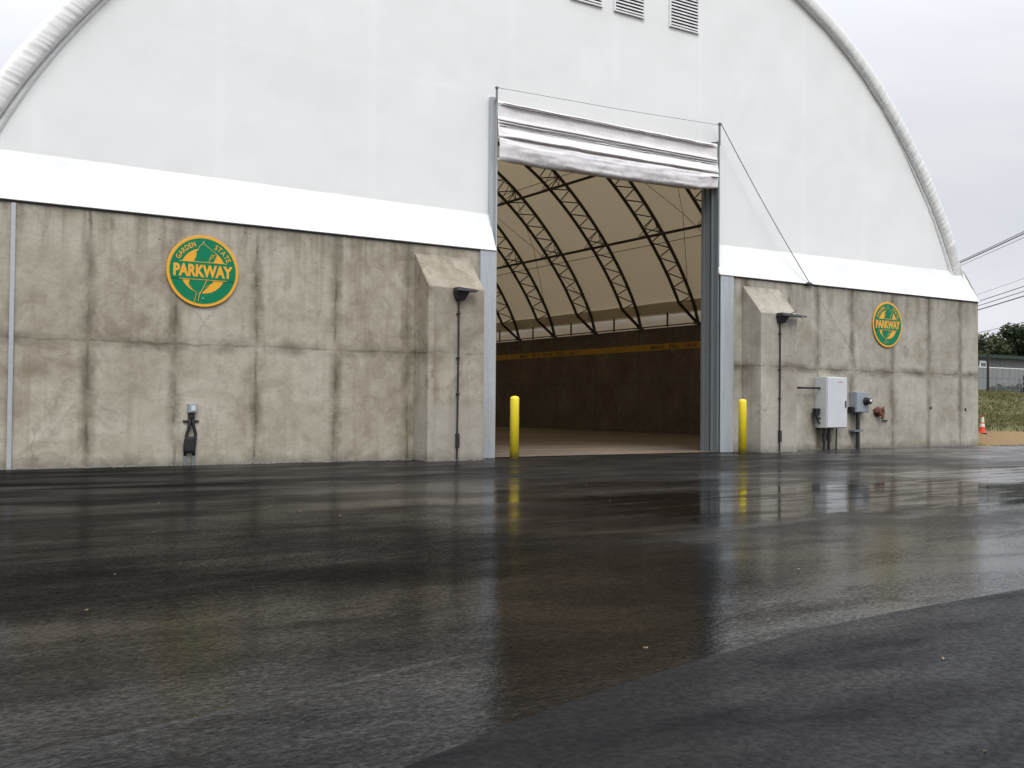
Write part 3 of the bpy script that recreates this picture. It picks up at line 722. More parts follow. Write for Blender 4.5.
# ------------------------------------------------------------------ round road emblem signs
def make_sign(x, z, label):
    t = thing('emblem_sign', (x, -.012, z), label, 'sign', 'round parkway signs on the concrete wall')
    R = .755; y = -.035
    MB().lathe([(R, .018), (R, .034), (R-.005, .036)], 0, 0, 0, 96, 'y').build('orange_disc', 'orange', t, recalc=True)
    MB().lathe([(R-.062, .036), (R-.062, .0395)], 0, 0, 0, 96, 'y').build('green_ring', 'green', t)
    rin = .475
    MB().lathe([(rin, .0395), (rin, .0425)], 0, 0, 0, 72, 'y').build('orange_field', 'orange', t)
    # state outline, upper and lower part, in green with an orange rim
    # coordinates traced in sign units (x right, z up)
    up = [(-.20, .17), (-.19, .24), (-.155, .30), (-.15, .36), (-.16, .40), (-.11, .45), (-.10, .50), (-.02, .58), (.0, .585), (.10, .51), (.20, .44), (.29, .375), (.28, .33), (.25, .27), (.22, .20), (.185, .17)]
    lo = [(-.27, -.17), (-.29, -.23), (-.30, -.30), (-.27, -.36), (-.20, -.42), (-.14, -.46), (-.15, -.53), (-.10, -.58), (-.06, -.50), (-.02, -.46), (.03, -.40), (.10, -.34), (.13, -.28), (.19, -.25), (.23, -.17)]
    def poly(P, y0, y1, mat, nm): return MB().prism(P, y0, y1).build(nm, mat, t, recalc=True)
    poly(up, -.0455, -.0425, 'green', 'state_map'); poly(lo, -.0455, -.0425, 'green', 'state_map')
    ln = MB()
    def stroke(P, w=.010):
        for (a, b), (c, d) in zip(P[:-1], P[1:]):
            L = max(1e-6, sqrt((c-a)**2+(d-b)**2)); nx, nz = -(d-b)/L*w/2, (c-a)/L*w/2
            ln.add([(a+nx, -.0475, b+nz), (c+nx, -.0475, d+nz), (c-nx, -.0475, d-nz), (a-nx, -.0475, b-nz)], [(0, 1, 2, 3)])
    stroke([(-.20, .185)]+up[1:-1]+[(.185, .185)], .009)
    stroke([(.16, .37), (.22, .31), (.15, .28), (.12, .20), (.10, .165)], .010)          # the road through the state
    stroke([(.29, .375), (.16, .33), (.12, .26)], .009)
    stroke([(.08, -.17), (.05, -.25), (.0, -.36), (-.05, -.45), (-.085, -.55), (-.10, -.64)], .013)
    stroke([(-.14, -.46), (-.15, -.55), (-.18, -.66)], .011); stroke([(-.29, -.30), (-.22, -.40), (-.14, -.46)], .009)
    stroke([(.10, -.30), (.05, -.36)], .008); stroke([(-.095, -.50), (-.06, -.44)], .009)
    # PARKWAY band
    bd = MB()
    hb = .182
    def bandpoly(h):
        P = []
        rr = R-.067
        a = math.asin(h/rr)
        for k in range(9): th = -a+2*a*k/8; P.append((rr*cos(th), rr*sin(th)))
        for k in range(9): th = pi-a+2*a*k/8; P.append((rr*cos(th), rr*sin(th)))
        return P
    bd.prism(bandpoly(hb), -.0505, -.0475); bd.build('name_band', 'green', t)
    stroke2 = MB(); 
    for z_ in (hb+.004, -hb-.004): stroke2.box(-.50, .50, -.0525, -.0500, z_-.006, z_+.006)
    # lettering
    tv, tf = text_verts('PARKWAY', .045)
    a = min(v[0] for v in tv); b = max(v[0] for v in tv); c0 = min(v[1] for v in tv); c1 = max(v[1] for v in tv)
    kx = 1.24/(b-a); kz = .265/(c1-c0)
    stroke2.add([((v[0]-(a+b)/2)*kx, -.0535, (v[1]-(c0+c1)/2)*kz) for v in tv], tf)
    def arc_text(word, a0, a1, r, size):
        L = [text_verts(ch, .016) for ch in word]
        W_ = [max(q[0] for q in v_)-min(q[0] for q in v_) for v_, f_ in L]
        gap = .13; tot = sum(W_)+gap*(len(word)-1); cur_ = 0
        for (v_, f_), wd in zip(L, W_):
            x0_ = min(q[0] for q in v_); xm = x0_+wd/2
            th = radians(a0+(a1-a0)*(cur_+wd/2)/tot); cur_ += wd+gap
            ux, uz = sin(th), cos(th); tx, tz = cos(th), -sin(th)
            sx = radians(a1-a0)*(r+size*.35)/tot
            stroke2.add([((r+q[1]*size)*ux+(q[0]-xm)*sx*tx, -.0435, (r+q[1]*size)*uz+(q[0]-xm)*sx*tz) for q in v_], f_)
    arc_text('GARDEN', -66, -17, .535, .150); arc_text('STATE', 25, 67, .535, .150)
    ln.build('map_outline', 'orange', t, recalc=False); stroke2.build('lettering', 'orange', t, recalc=False)
    build_each(MB().lathe([(.012, .040), (.012, .048)], 0, 0, .615, 8, 'y').lathe([(.012, .040), (.012, .048)], 0, 0, -.575, 8, 'y'), 'mounting_screw', 'white', t)
    return t
make_sign(5.97, 4.09, 'round green and orange PARKWAY sign on the brown wall left of the doorway')
make_sign(28.57, 4.10, 'round green and orange PARKWAY sign on the grey wall right of the doorway')

# ------------------------------------------------------------------ bollards
bo = thing('bollard', (13.38, -.75, 0), 'yellow round bollard in front of the left side of the open doorway', 'bollard', 'yellow bollards guarding the doorway')
MB().lathe([(.112, -.03), (.112, 1.44), (.112, 1.47), (.104, 1.505), (.085, 1.525), (.04, 1.54), (.005, 1.543)], 0, 0, 0, 28).build('sleeve', 'yellow', bo, smooth=True)
MB().lathe([(.09, 1.5432), (.088, 1.5436)], 0, 0, -.02, 20).build('cap', 'yellow', bo)
b2 = copy_tree(bo); b2.location = (20.77, -1.12, 0); b2['label'] = 'yellow round bollard standing by the steel right jamb of the doorway'

# ------------------------------------------------------------------ wall lights with conduit on the buttresses
def wall_light(x, z, dxh, label, seed):
    t = thing('wall_light', (x, -.74, 0), label, 'wall light', 'dark wall lights on the buttresses')
    # arm plate and flat head
    hd = MB()
    hd.hexa([(-.16, -.30, z-.02), (dxh, -.24, z+.0), (dxh, -.08, z+.0), (-.16, -.02, z-.02)], [(-.14, -.26, z+.075), (dxh*.98, -.20, z+.045), (dxh*.98, -.10, z+.045), (-.14, -.02, z+.075)])
    hd.build('lamp_head', 'dark_metal', t, bevel=.012)
    MB().hexa([(-.08, -.15, z-.22), (.10, -.15, z-.22), (.10, -.002, z-.22), (-.08, -.002, z-.22)], [(-.15, -.22, z-.022), (.20, -.22, z-.022), (.20, -.002, z-.022), (-.15, -.002, z-.022)]).build('mounting_box', 'dark_metal', t, bevel=.01)
    MB().box(.02, dxh-.06, -.20, -.11, z-.028, z-.004).build('lamp_lens', 'lens', t)
    MB().tube([(0, -.035, z-.2), (.005, -.035, z-1.2), (-.005, -.035, z-2.6), (-.012, -.035, .62)], .024, 8).tube([(-.012, -.035, .32), (-.012, -.035, -.02)], .022, 8).build('conduit', 'dark_metal', t)
    MB().box(-.05, .03, -.09, -.002, .30, .64).build('junction_box', 'dark_metal', t, bevel=.01)
    cl = MB()
    for q in (z-.55, z-1.6, z-2.45): cl.box(-.045, .045, -.066, -.002, q, q+.03)
    build_each(cl, 'pipe_clamp', 'dark_metal', t)
    return t
wall_light(11.77, 4.0, .44, 'dark flat wall light with conduit on the left brown buttress', 1)
t2 = wall_light(22.65, 4.02, .80, 'dark wall light with long head and conduit on the right grey buttress', 2)
build_each(MB().tube([(.74, -.16, 4.05), (.95, -.20, 4.02)], .02, 6).tube([(.74, -.12, 4.03), (.92, -.08, 3.99)], .016, 6).tube([(.3, -.16, 4.09), (.55, -.16, 4.16)], .014, 6), 'sensor_stub', 'dark_metal', t2)

# receptacle with black hoses on the left wall
r_ = thing('wall_outlet', (5.77, 0, 0), 'grey outlet box with two black hoses into a black sleeve on left wall', 'outlet box')
MB().box(-.075, .10, -.13, -.002, 1.10, 1.29).build('outlet_box', 'box_dull', r_, bevel=.012)
MB().box(-.03, .06, -.145, -.128, 1.14, 1.25).build('outlet_cover', 'box_grey', r_)
MB().box(-.06, .06, -.10, -.002, .98, 1.10).box(-.16, .16, -.04, -.002, .905, .94).build('gland_plate', 'black', r_)
build_each(MB().tube([(-.03, -.06, 1.0), (-.035, -.06, .85), (-.09, -.06, .65), (-.13, -.06, .40), (-.12, -.06, .2)], .034, 8).tube([(.03, -.06, 1.0), (.04, -.06, .85), (.09, -.06, .65), (.07, -.06, .42), (.05, -.06, .2)], .034, 8), 'hose', 'black', r_, smooth=True)
MB().box(-.135, .085, -.11, -.002, .26, .60).build('sleeve_box', 'black', r_, bevel=.05)
build_each(MB().tube([(-.12, -.06, .23), (-.11, -.06, -.02)], .03, 8).tube([(.05, -.06, .25), (.04, -.06, -.02)], .03, 8), 'lower_pipe', 'galv_dark', r_)

# ------------------------------------------------------------------ electrical cabinet, switch and inlet on the right wall
e = thing('electrical_cabinet', (25.54, 0, 0), 'tall pale grey electrical cabinet mounted on the right concrete wall', 'electrical cabinet')
MB().box(-.47, .46, -.455, -.002, .69, 2.28).build('cabinet_body', 'box_grey', e, bevel=.012)
MB().box(-.45, .455, -.485, -.457, .71, 2.26).build('cabinet_door', 'box_grey', e, bevel=.010)
MB().box(.36, .395, -.515, -.484, 1.33, 1.54).build('door_handle', 'black', e, bevel=.006)
mk = MB()
tv, tf = text_verts('HOFFMAN'[:0]+'———', .05)
mk.box(.03, .24, -.4885, -.4860, 2.115, 2.135)
mk.build('maker_mark', 'red', e)
MB().tube([(-.47, -.20, 1.93), (-1.36, -.20, 1.93)], .032, 8).tube([(-1.36, -.20, 1.93), (-1.36, -.0, 1.93)], .032, 8).build('side_conduit', 'dark_metal', e)
lp = MB(); lp.tube([(-.44, -.2, 1.0), (-.60, -.2, .98), (-.66, -.2, 1.10), (-.62, -.2, 1.24), (-.47, -.2, 1.25)], .035, 8).box(-.70, -.52, -.24, -.10, 1.08, 1.30).tube([(-.60, -.2, 1.0), (-.56, -.2, .86), (-.47, -.2, .84)], .028, 8)
lp.build('cable_gland', 'black', e)
for dx, r in ((-.30, .035), (-.08, .045), (.27, .022)):
    MB().tube([(dx, -.22, .70), (dx, -.22, .40), (dx+.01, -.2, -.02)], r, 8).build('conduit', 'black', e)
for dx, r in ((-.30, .06), (-.08, .07)): MB().tube([(dx, -.22, .52), (dx, -.22, .28)], r, 8).build('coupling', 'dark_metal', e)
q = thing('disconnect_switch', (26.98, 0, 0), 'small dull grey switch box with black round knob beside the cabinet', 'switch box')
MB().box(-.27, .36, -.26, -.002, 1.18, 1.84).build('switch_body', 'box_dull', q, bevel=.012)
MB().box(-.25, .34, -.285, -.262, 1.20, 1.82).build('switch_cover', 'box_dull', q, bevel=.008)
MB().lathe([(.13, 0), (.13, .05), (.10, .10), (.10, .18), (.07, .20)], .16, -.285, 1.54, 18, 'y').build('knob', 'black', q)
MB().lathe([(.045, 0), (.04, .012)], .16, -.485, 1.56, 12, 'y').build('knob_mark', 'white', q)
MB().box(-.40, -.27, -.22, -.03, 1.20, 1.36).build('side_gland', 'black', q, bevel=.02)
MB().tube([(-.02, -.13, 1.18), (-.02, -.13, -.02)], .062, 10).build('riser_pipe', 'dark_metal', q)
MB().box(-.30, .12, -.22, -.002, .56, .62).tube([(.07, -.2, .59), (.13, -.2, .63)], .03, 6).build('pipe_strap', 'galv_dark', q)
v = thing('hose_inlet', (28.10, 0, 1.2), 'rusty red-brown pipe inlet on right wall under the round sign', 'pipe inlet')
MB().lathe([(.17, 0), (.17, .03), (.11, .035), (.10, .12), (.13, .13), (.13, .20), (.09, .21), (.07, .17)], 0, 0, 0, 16, 'y').build('inlet_body', 'rust', v)
MB().tube([(.04, -.15, -.05), (.08, -.17, -.16), (.02, -.17, -.22)], .05, 8).box(-.22, -.10, -.14, -.02, -.02, .10).tube([(.10, -.1, .12), (.20, -.1, .17), (.2, -.1, -.05)], .03, 6).build('inlet_spout', 'rust', v)
MB().box(.22, .48, -.05, -.012, -.30, -.27).build('name_tab', 'black', v)

# ------------------------------------------------------------------ ground
def ground_z(x, y):
    if x < 33.75: return -.03
    if y < -.45: return -.03
    k = min(1, (x-33.75)/.3)
    if y < 1.3: z = -.02+.50*(y+.45)/1.75
    elif y < 8: t = (y-1.3)/6.7; z = .48+1.65*(t*1.15-.15*t*t)
    else: z = 2.13
    z += .05*fbm(x*.5, y*.5)*min(1, max(0, y)*.5)
    return z
xs = [-900, -300, -120, -60, -20, 0, 20, 33.74, 33.78]+[34+.8*k for k in range(60)]+[90, 110, 140, 200, 300, 900]
ys = [-900, -300, -120, -60, -30, -10, -1, -.46]+[-.4+.3*k for k in range(32)]+[10, 12, 16, 22, 30, 40, 50, 70, 100, 160, 300, 900]
mb = MB(); mb.add([(x, y, ground_z(x, y)) for y in ys for x in xs], [(j*len(xs)+i, j*len(xs)+i+1, (j+1)*len(xs)+i+1, (j+1)*len(xs)+i) for j in range(len(ys)-1) for i in range(len(xs)-1)])
tag(mb.build('ground', 'soil', smooth=True), kind='structure')
# asphalt: flat sheet up to the wall and the sand strip, a ragged edge at the strip
edge = [(x, -.45+.10*noise.noise(Vector((x*1.7, 0, 0)))) for x in np.arange(33.74, 90, .35)]
poly = [(-250, -200), (250, -200), (250, -.45)]+list(reversed(edge))+[(33.735, .001), (-.5, .001), (-250, .001)]
tr_ = tessellate_polygon([[Vector((a, b, 0)) for a, b in poly]])
tag(MB().add([(a, b, 0) for a, b in poly], tr_).build('asphalt_yard', 'asphalt'), kind='structure')
eb = [(-60, -30), (-8, -21.5), (-3, -19.9), (0, -18.85), (.9, -18.5), (1.66, -18.21), (2.3, -17.97), (2.99, -17.77), (3.63, -17.62), (4.59, -17.44), (5.59, -17.36), (7.06, -17.32), (10, -17.25), (16, -17.0), (60, -14.5)]
pe = []
for (a, b), (c, d) in zip(eb[:-1], eb[1:]):
    n = max(1, int((c-a)/.12)) if -1 < a < 12 else 2
    for k in range(n):
        t = k/n; x_ = a+(c-a)*t; pe.append((x_, b+(d-b)*t+.014*noise.noise(Vector((x_*5, 1, 1)))))
pe.append(eb[-1]); poly = pe+[(60, -90), (-60, -90)]
tri = tessellate_polygon([[Vector((a, b, 0)) for a, b in poly]]); n = len(poly)
mb = MB().add([(a, b, .009) for a, b in poly], tri)
mb.add([(a, b, .009) for a, b in pe]+[(a, b+.015, -.002) for a, b in pe], [(i, i+1, i+1+len(pe), i+len(pe)) for i in range(len(pe)-1)])
tag(mb.build('asphalt_overlay', 'asphalt_patch'), kind='structure')

# small litter on the wet asphalt, each leaf a curled scrap
mb = MB()
LF = [(4.64, -10.59), (4.43, -9.86), (1.18, -14.77), (1.6, -13.49), (10.69, -7.15), (8.56, -10.62), (3.53, -17.3), (3.57, -19.21), (4.7, -18.27), (9.2, -9.6), (9.9, -8.3), (12.2, -7.6), (2.6, -15.6), (6.3, -15.9), (7.5, -12.1), (15.5, -6.2), (5.1, -6.5), (3.2, -8.1)]
for (x, y) in LF:
    a = random.random()*6.3; s_ = random.uniform(.005, .010)*(1+(-y < 11)*.9)
    pts = []
    for k in range(6):
        th = a+k*pi/3; r = s_*(1 if k % 3 else 1.7); pts.append((x+r*cos(th), y+r*sin(th), .012+.008*(k % 2)))
    mb.add(pts, [(0, 1, 2), (0, 2, 3), (0, 3, 4), (0, 4, 5)])
tag(mb.build('leaf_litter', 'leaflit'), 'few small pale leaf scraps scattered on the wet asphalt', 'leaf litter', kind='stuff')
# crumbs along the asphalt edge
mb = MB()
for k in range(700):
    x = random.uniform(33.9, 60); y = -.45+random.gauss(0, .10); s_ = random.uniform(.015, .05)
    mb.hexa([(x-s_, y-s_, -.01), (x+s_, y-s_*.7, -.01), (x+s_*.8, y+s_, -.01), (x-s_*.6, y+s_*.8, -.01)], [(x-s_*.5, y-s_*.4, s_*.9), (x+s_*.5, y-s_*.5, s_*.7), (x+s_*.5, y+s_*.4, s_*.9), (x-s_*.4, y+s_*.4, s_)])
tag(mb.build('edge_gravel', 'pebble'), 'dark gravel crumbs along the ragged asphalt edge', 'gravel', kind='stuff')
# grit and blown debris washed against the foot of the wall
mb = MB()
for k in range(2600):
    u = random.random()
    x = random.uniform(1, 12.7) if u < .6 else random.uniform(21.5, 33.6)
    base = -.74 if (10.95 < x < 12.5 or 21.9 < x < 23.43) else 0
    y = base-abs(random.gauss(.02, .07)); s_ = random.uniform(.006, .022)*(1.8 if random.random() < .05 else 1)
    mb.hexa([(x-s_, y-s_, -.004), (x+s_, y-s_*.7, -.004), (x+s_*.8, y+s_, -.004), (x-s_*.6, y+s_*.8, -.004)], [(x-s_*.5, y-s_*.4, s_*.9), (x+s_*.5, y-s_*.5, s_*.7), (x+s_*.5, y+s_*.4, s_*.9), (x-s_*.4, y+s_*.4, s_)])
tag(mb.build('wall_grit', 'pebble'), 'fine grit washed against the foot of the front walls', 'grit', kind='stuff')
# grass on the bank
mb = MB()
for k in range(42000):
    x = 34.2+random.random()**1.3*34; y = random.uniform(1.2, 9.5)
    if y < 1.7 and random.random() < .6: continue
    z = ground_z(x, y); a = random.random()*pi; h = random.uniform(.04, .13)*(1.3 if y > 7 else 1)*(.7+.8*max(0, fbm(x*.4, y*.6)+.4)); w_ = .028
    lx, ly = random.gauss(0, .06), random.gauss(0, .06)
    mb.add([(x-w_*cos(a), y-w_*sin(a), z-.02), (x+w_*cos(a), y+w_*sin(a), z-.02), (x+lx, y+ly, z+h)], [(0, 1, 2)])
tag(mb.build('grass', 'grass', recalc=False), 'rough green and straw coloured grass on the bank', 'grass', kind='stuff')

# ------------------------------------------------------------------ traffic cone
c = thing('traffic_cone', (35.72, 1.12, ground_z(35.72, 1.12)-.01), 'orange traffic cone with two white bands beside the building corner', 'traffic cone')
c.rotation_euler = (radians(3), radians(-2), .4)
MB().box(-.17, .17, -.17, .17, 0, .03).build('cone_base', 'cone_base', c, bevel=.02)
def cr(z): return .135-.105*(z/.64)
MB().lathe([(cr(0)+.015, .03), (cr(.05), .05), (cr(.64), .64), (.02, .655)], 0, 0, 0, 20).build('cone_body', 'cone', c)
for a, b in ((.24, .36), (.41, .60)): MB().lathe([(cr(a)+.004, a), (cr(b)+.004, b)], 0, 0, 0, 20).build('reflective_band', 'cone_white', c)

# ------------------------------------------------------------------ chain link fence, posts
f = thing('chain_link_fence', (77, 26, 2.1), 'grey chain link fence with top rail running behind the grass bank', 'fence')
mb = MB()
for k in range(-7, 12):
    MB().tube([(k*3.3+.1, 0, -.1), (k*3.3+.1, 0, 1.98)], .045, 8).lathe([(.05, 1.98), (.03, 2.03), (.0, 2.05)], k*3.3+.1, 0, 0, 8).build('post', 'galv_dark', f)
MB().tube([(-23, 0, 1.80), (36.4, 0, 1.80)], .03, 6).build('top_rail', 'galv_dark', f)
me = MB(); xx = -23.0
def strip(a, b, r=.006):
    a = Vector(a); b = Vector(b); me.tube([a, b], r, 3, False)
k = 0
while xx < 30:
    strip((xx, .03, 0), (xx+1.8, .03, 1.8)); strip((xx+1.8, .035, 0), (xx, .035, 1.8)); xx += .16
me.build('wire_mesh', 'galv_dark', f)
w_ = thing('wooden_post', (72.7, 24, 2.05), 'tall dark wooden post standing before the grey metal building', 'post')
MB().tube([(0, 0, -.2), (.02, 0, 2), (0, 0, 3.7)], [.10, .095, .085], 10).build('post_shaft', 'wood_dark', w_)
MB().box(-.18, .18, -.06, .06, 2.95, 3.05).build('post_bracket', 'dark_metal', w_)
w_ = thing('gate_post', (80.55, 25.6, 2.05), 'dark squat gate post in the chain link fence at the right edge', 'post')
MB().box(-.12, .12, -.12, .12, -.1, 2.1).build('post_shaft', 'wood_dark', w_)
build_each(MB().box(-.30, -.122, -.08, -.02, 1.2, 1.3).box(-.30, -.122, -.08, -.02, 1.55, 1.65), 'hinge', 'galv', w_)

# ------------------------------------------------------------------ grey metal building beyond
g2 = thing('metal_warehouse', (100, 38, 2.05), 'long grey corrugated metal building with dark green roof edge', 'building')
MB().box(-30, 45, 0, 22, -.1, 4.65).build('wall', 'sheet', g2)
MB().hexa([(-30.5, -.5, 4.66), (45.5, -.5, 4.66), (45.5, 22.5, 4.66), (-30.5, 22.5, 4.66)], [(-30.5, 11, 4.98), (45.5, 11, 4.98), (45.5, 11.1, 4.98), (-30.5, 11.1, 4.98)]).build('roof', 'trim_green', g2)
MB().box(-30.5, 45.5, -.56, -.503, 4.45, 4.80).build('fascia', 'trim_green', g2)
for x, z in ((-5.8, 3.45), (20, 3.45)):
    fr = MB().box(x-.62, x+.62, -.10, -.01, z+.48, z+.72).box(x-.62, x-.45, -.10, -.01, z-.2, z+.48).box(x+.45, x+.62, -.10, -.01, z-.2, z+.48).box(x-.62, x+.62, -.10, -.01, z-.32, z-.2).build('window', 'white', g2)
    MB().box(x-.45, x+.45, -.05, -.012, z-.2, z+.48).build('pane', 'glass', fr)
MB().lathe([(.3, 0), (.3, .5), (.15, .55)], 1.4, -.02, 2.85, 14, 'y').build('exhaust_hood', 'dark_metal', g2)
# pale semitrailer parked behind the fence
t = thing('box_trailer', (83, 31, 2.08), 'long pale grey box trailer parked behind the chain link fence', 'trailer')
MB().box(-4.8, 11, 0, 2.6, .95, 2.95).build('trailer_box', 'trailer', t, bevel=.03)
MB().box(-4.85, 11.05, -.02, 2.62, 2.955, 3.02).build('roof_rail', 'white', t)
MB().box(-4.5, 10.7, .4, 2.2, .75, .945).build('chassis', 'dark_metal', t)
for x in (-3.4, -2.2, 8.0):
    wh = MB().lathe([(.50, 0), (.52, .06), (.52, .22), (.50, .28)], x, .35, .48, 20, 'y').build('wheel', 'black', t)
    MB().lathe([(.27, .281), (.22, .29)], x, .35, .48, 14, 'y').build('rim', 'galv', wh)
# small brown shed roof at the left end of the view
t = thing('storage_crate', (74.6, 28.6, 2.08), 'dark brown lidded crate behind the fence near the wooden post', 'crate')
MB().box(-1.3, .7, -.8, .8, 0, 1.15).build('crate_body', 'wood', t); MB().box(-1.4, .8, -.9, .9, 1.153, 1.30).build('crate_lid', 'wood', t)

# ------------------------------------------------------------------ trees and shrubs
def tree_meshes(h, r, n, seed, mat, trunk_h=.35, leaf=.42, conif=False):
    rnd = random.Random(seed)
    tk = MB(); tk.tube([(0, 0, -.3), (.08*rnd.random(), 0, h*.3), (.15*rnd.uniform(-1, 1), .1, h*.6), (0, 0, h*.92)], [r*.085, r*.065, r*.045, r*.012], 9)
    clumps = []
    nc = 34
    for i in range(nc):
        t = rnd.random(); z = h*(trunk_h+(1-trunk_h)*t)
        if conif: rr = r*(1.05-t)*rnd.uniform(.35, 1)
        else: rr = r*sqrt(max(.05, 1-(abs(t-.42)/.62)**2))*rnd.uniform(.25, 1)
        a = rnd.random()*6.283
        c = Vector((rr*cos(a), rr*sin(a), z)); clumps.append((c, rnd.uniform(.22, .42)*r*(.7 if conif else 1)))
        st = Vector((0, 0, max(h*.15, z-rr*.6)))
        tk.tube([st, st.lerp(c, .5)+Vector((0, 0, .1)), c], [r*.022, r*.014, r*.006], 5, False)
    lf = MB()
    for i in range(n):
        c, cr_ = clumps[rnd.randrange(nc)]
        d = Vector((rnd.gauss(0, 1), rnd.gauss(0, 1), rnd.gauss(0, .75))); d = d.normalized()*cr_*rnd.random()**.4
        p = c+d; s_ = leaf*rnd.uniform(.5, 1.1)
        u = Vector((rnd.gauss(0, 1), rnd.gauss(0, 1), rnd.gauss(0, .6))).normalized(); v_ = u.cross(Vector((rnd.gauss(0, 1), rnd.gauss(0, 1), 1))).normalized()
        lf.add([p-u*s_*.5, p+v_*s_*.28, p+u*s_*.5, p-v_*s_*.28], [(0, 1, 2, 3)])
    return tk, lf
def make_tree(x, y, h, r, seed, mat, label, cat='tree', name='broadleaf_tree', group=None, n=12000, leaf=.60, trunk_h=.12, conif=False):
    t = thing(name, (x, y, 2.05), label, cat, group)
    tk, lf = tree_meshes(h, r, n, seed, mat, trunk_h, leaf, conif)
    tk.build('trunk', 'bark', t, recalc=False); lf.build('crown', mat, t, recalc=False)
    t.rotation_euler.z = seed*1.3
    return t
# view line through pixel column: x = (y+21.46)*tan(az); the visible strip spans az 57.5..59.6
def vx(y, az): return (y+21.46)*math.tan(radians(az))
TG = 'trees beyond the metal building'
make_tree(vx(62, 57.75), 62, 8.6, 4.2, 3, 'leaf_mid', 'dull green tree low at the left end of the tree row', group=TG)
make_tree(vx(66, 58.5), 66, 9.4, 4.6, 5, 'leaf_mid', 'mid green tree in the middle of the row behind the grey building', group=TG)
make_tree(vx(60, 59.25), 60, 10.3, 4.4, 8, 'leaf_dark', 'tall dark evergreen rising highest behind the grey metal building', group=TG, name='evergreen_tree', n=14000)
make_tree(vx(70, 59.9), 70, 11.5, 5.0, 9, 'leaf_dark', 'broad dark tree cut by the right edge of the picture', group=TG, n=14000)
make_tree(vx(80, 58.1), 80, 9.4, 6.0, 12, 'leaf_dark', 'dark tree showing through the gaps at the back of the row', group=TG, n=12000)
make_tree(vx(84, 59.0), 84, 11.0, 6.5, 13, 'leaf_dark', 'wide dark tree filling the back of the row', group=TG, n=12000)
for k, (az, y, h) in enumerate(((56.6, 64, 9), (60.9, 63, 10.5), (62.1, 68, 11.5), (63.5, 62, 9.5))):
    make_tree(vx(y, az), y, h, 4.6, 20+k, 'leaf_mid' if k % 2 else 'leaf_dark', 'dark green tree in the row behind the metal building, outside the picture edge', group='trees continuing the row to both sides')
make_tree(vx(61, 57.75), 61, 7.1, 1.5, 31, 'leaf_yellow', 'yellow-green sapling peeking over the roof edge beside the wooden post', name='sapling', cat='young tree', n=2500, leaf=.4, trunk_h=.6)
SH = 'dark shrubs along the fence'
for k, (x, h, lab) in enumerate(((78.6, 1.1, 'low dark shrub growing just right of the middle fence post'), (79.7, 1.35, 'dark leafy shrub behind the fence beside the gate post'), (81.6, 1.3, 'dark shrub behind the fence at the picture edge'))):
    make_tree(x, 27, h, .8, 40+k, 'leaf_dark', lab, name='shrub', cat='shrub', group=SH, n=1300, leaf=.20, trunk_h=.1)

# ------------------------------------------------------------------ utility poles and power cables
P1 = Vector((55.0, 2.3, 0)); P2 = Vector((110.0, 69.0, 0))
PG = 'wooden utility poles carrying the cables'
def pole(P, gz, label):
    t = thing('utility_pole', (P.x, P.y, gz), label, 'utility pole', PG)
    MB().tube([(0, 0, -.3), (0, 0, 7), (0, 0, 15.2-gz)], [.19, .16, .12], 12).build('pole_shaft', 'wood', t)
    d = (P2-P1).normalized(); n_ = Vector((-d.y, d.x, 0))
    MB().tube([n_*-1.3+Vector((0, 0, 14.2-gz)), n_*1.3+Vector((0, 0, 14.2-gz))], .07, 6).build('crossarm', 'wood', t)
    ins = MB()
    for k in (-1.1, .25, 1.1): ins.lathe([(.04, 0), (.07, .05), (.04, .1), (.06, .15), (.02, .2)], n_.x*k, n_.y*k, 14.26-gz, 8)
    build_each(ins, 'insulator', 'galv_dark', t)
pole(P1, .95, 'brown wooden utility pole on the grass bank right of the picture'); pole(P2, 2.1, 'brown wooden utility pole hidden behind the fabric shed')
CG = 'power cables crossing the sky right of the shed'
d = (P2-P1).normalized(); n_ = Vector((-d.y, d.x, 0))
def cable(off, z0, z1, r, label, sag=.5):
    a = P1+n_*off; b = P2+n_*off; pts = []
    for k in range(41):
        t = k/40; p = a.lerp(b, t); pts.append((p.x, p.y, z0+(z1-z0)*t-sag*4*t*(1-t)))
    o = MB().tube(pts, r, 5).build('power_cable', 'cable'); tag(o, label, 'cable', CG)
cable(-1.1, 14.30, 14.45, .018, 'thin uppermost power cable of the upper bundle right of the shed')
cable(.25, 13.93, 14.12, .045, 'thick middle power cable of the upper bundle right of the shed')
cable(1.1, 13.65, 13.86, .026, 'lowest power cable of the upper bundle right of the shed')
cable(.0, 10.9, 11.0, .012, 'faint hairline cable between the upper and lower bundles')
cable(.0, 10.35, 10.45, .028, 'top power cable of the lower bundle')
cable(.0, 10.0, 10.1, .028, 'middle power cable of the lower bundle')
cable(.0, 9.68, 9.74, .042, 'thick bottom power cable of the lower bundle')
cable(.0, 7.75, 8.1, .02, 'single low cable just above the treetops')

# ------------------------------------------------------------------ camera, light, sky
f_, yaw, pit, rol, h_, dist = 1007.89178, .570858748, .0217311763, .00825698539, 1.29654351, 21.4568260
F = Vector((sin(yaw)*cos(pit), cos(yaw)*cos(pit), sin(pit))); Rt = Vector((cos(yaw), -sin(yaw), 0)); U = Rt.cross(F)
R2 = Rt*cos(rol)+U*sin(rol); U2 = -Rt*sin(rol)+U*cos(rol)
cd_ = bpy.data.cameras.new('camera'); cam = bpy.data.objects.new('camera', cd_); COL.objects.link(cam)
cam.matrix_world = Matrix(((R2.x, U2.x, -F.x, 0), (R2.y, U2.y, -F.y, -dist*S), (R2.z, U2.z, -F.z, h_*S), (0, 0, 0, 1)))
cd_.sensor_width = 36; cd_.lens = f_/1024*36; cd_.clip_start = .05; cd_.clip_end = 3000
SC.camera = cam

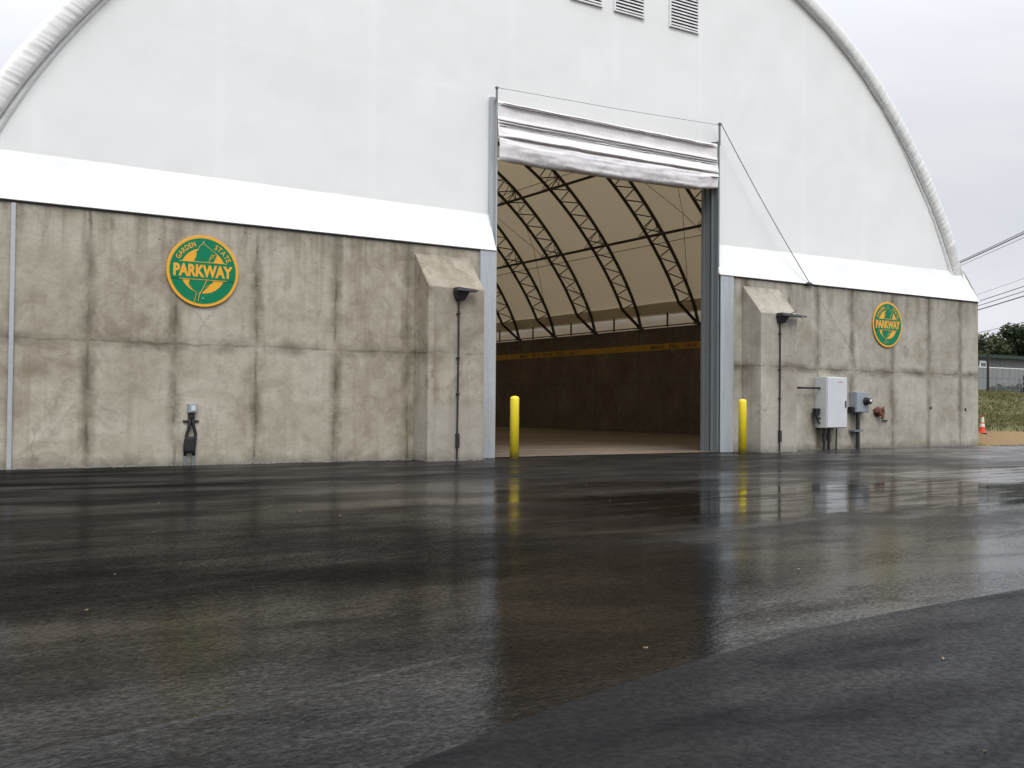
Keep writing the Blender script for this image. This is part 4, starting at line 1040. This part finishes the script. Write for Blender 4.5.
for o in list(SC.objects):
    if o.parent is None and o.type in ('MESH', 'EMPTY'):
        o.location = o.location*S; o.scale = (S, S, S)
    if 'world_children' in o: del o['world_children']

SUN_EL, SUN_AZ = radians(52), radians(205)     # azimuth clockwise from +Y (behind the camera)
sd = bpy.data.lights.new('sun', 'SUN'); sd.energy = 1.35; sd.angle = radians(25); sd.color = (1, .97, .93)
so = bpy.data.objects.new('sun', sd); COL.objects.link(so)
dv = Vector((sin(SUN_AZ)*cos(SUN_EL), cos(SUN_AZ)*cos(SUN_EL), sin(SUN_EL)))
so.rotation_euler = dv.to_track_quat('Z', 'Y').to_euler(); so.location = (0, -30, 40)

W = bpy.data.worlds.new('World'); SC.world = W; W.use_nodes = True; W.node_tree.nodes.clear()
g = NT(W.node_tree)
sky = g.node('ShaderNodeTexSky', sky_type='NISHITA'); sky.sun_disc = False; sky.sun_elevation = SUN_EL; sky.sun_rotation = SUN_AZ
sky.air_density = 1.0; sky.dust_density = 4.0
bg1 = g.node('ShaderNodeBackground', {0: sky.outputs[0], 1: .08})
tc = g.node('ShaderNodeTexCoord'); dirv = tc.outputs['Generated']
sp = g.node('ShaderNodeSeparateXYZ', {0: dirv}); z = g.m('MAXIMUM', sp.outputs[2], 0.0)
# cloud deck projected on a flat layer, so clouds shrink towards the horizon
inv = g.m('DIVIDE', 1.0, g.m('ADD', z, .16))
cv = g.node('ShaderNodeVectorMath', {0: dirv, 3: inv}, operation='SCALE'); 
cl = g.noise(cv.outputs[0], 1.1, 5, .55, .3)
col = g.mix(g.mapr(cl, .33, .68), (.765, .785, .845), (.885, .897, .925))
# overcast decks are about twice as bright overhead as near the horizon
L = g.m('ADD', g.mapr(z, .18, .95, .91, 2.6, True), g.mapr(z, 0, .16, .17, 0))
L = g.m('ADD', L, g.mapr(sp.outputs[0], -.1, .8, .13, -.02))
lum = g.mix(1.0, col, g.node('ShaderNodeCombineColor', {0: L, 1: L, 2: L}).outputs[0], 'MULTIPLY')
bg2 = g.node('ShaderNodeBackground', {0: lum, 1: 1.0})
ms = g.node('ShaderNodeMixShader', {0: .94, 1: bg1.outputs[0], 2: bg2.outputs[0]})
wo = g.node('ShaderNodeOutputWorld', {0: ms.outputs[0]})

SC.view_settings.view_transform = 'Standard'; SC.view_settings.look = 'None'; SC.view_settings.gamma = 1; SC.view_settings.exposure = .09
SC.cycles.use_denoising = True; SC.cycles.max_bounces = 8; SC.cycles.diffuse_bounces = 5; SC.cycles.glossy_bounces = 4
SC.cycles.transmission_bounces = 4; SC.cycles.transparent_max_bounces = 6; SC.cycles.caustics_reflective = False; SC.cycles.caustics_refractive = False
SC.cycles.sample_clamp_indirect = 6
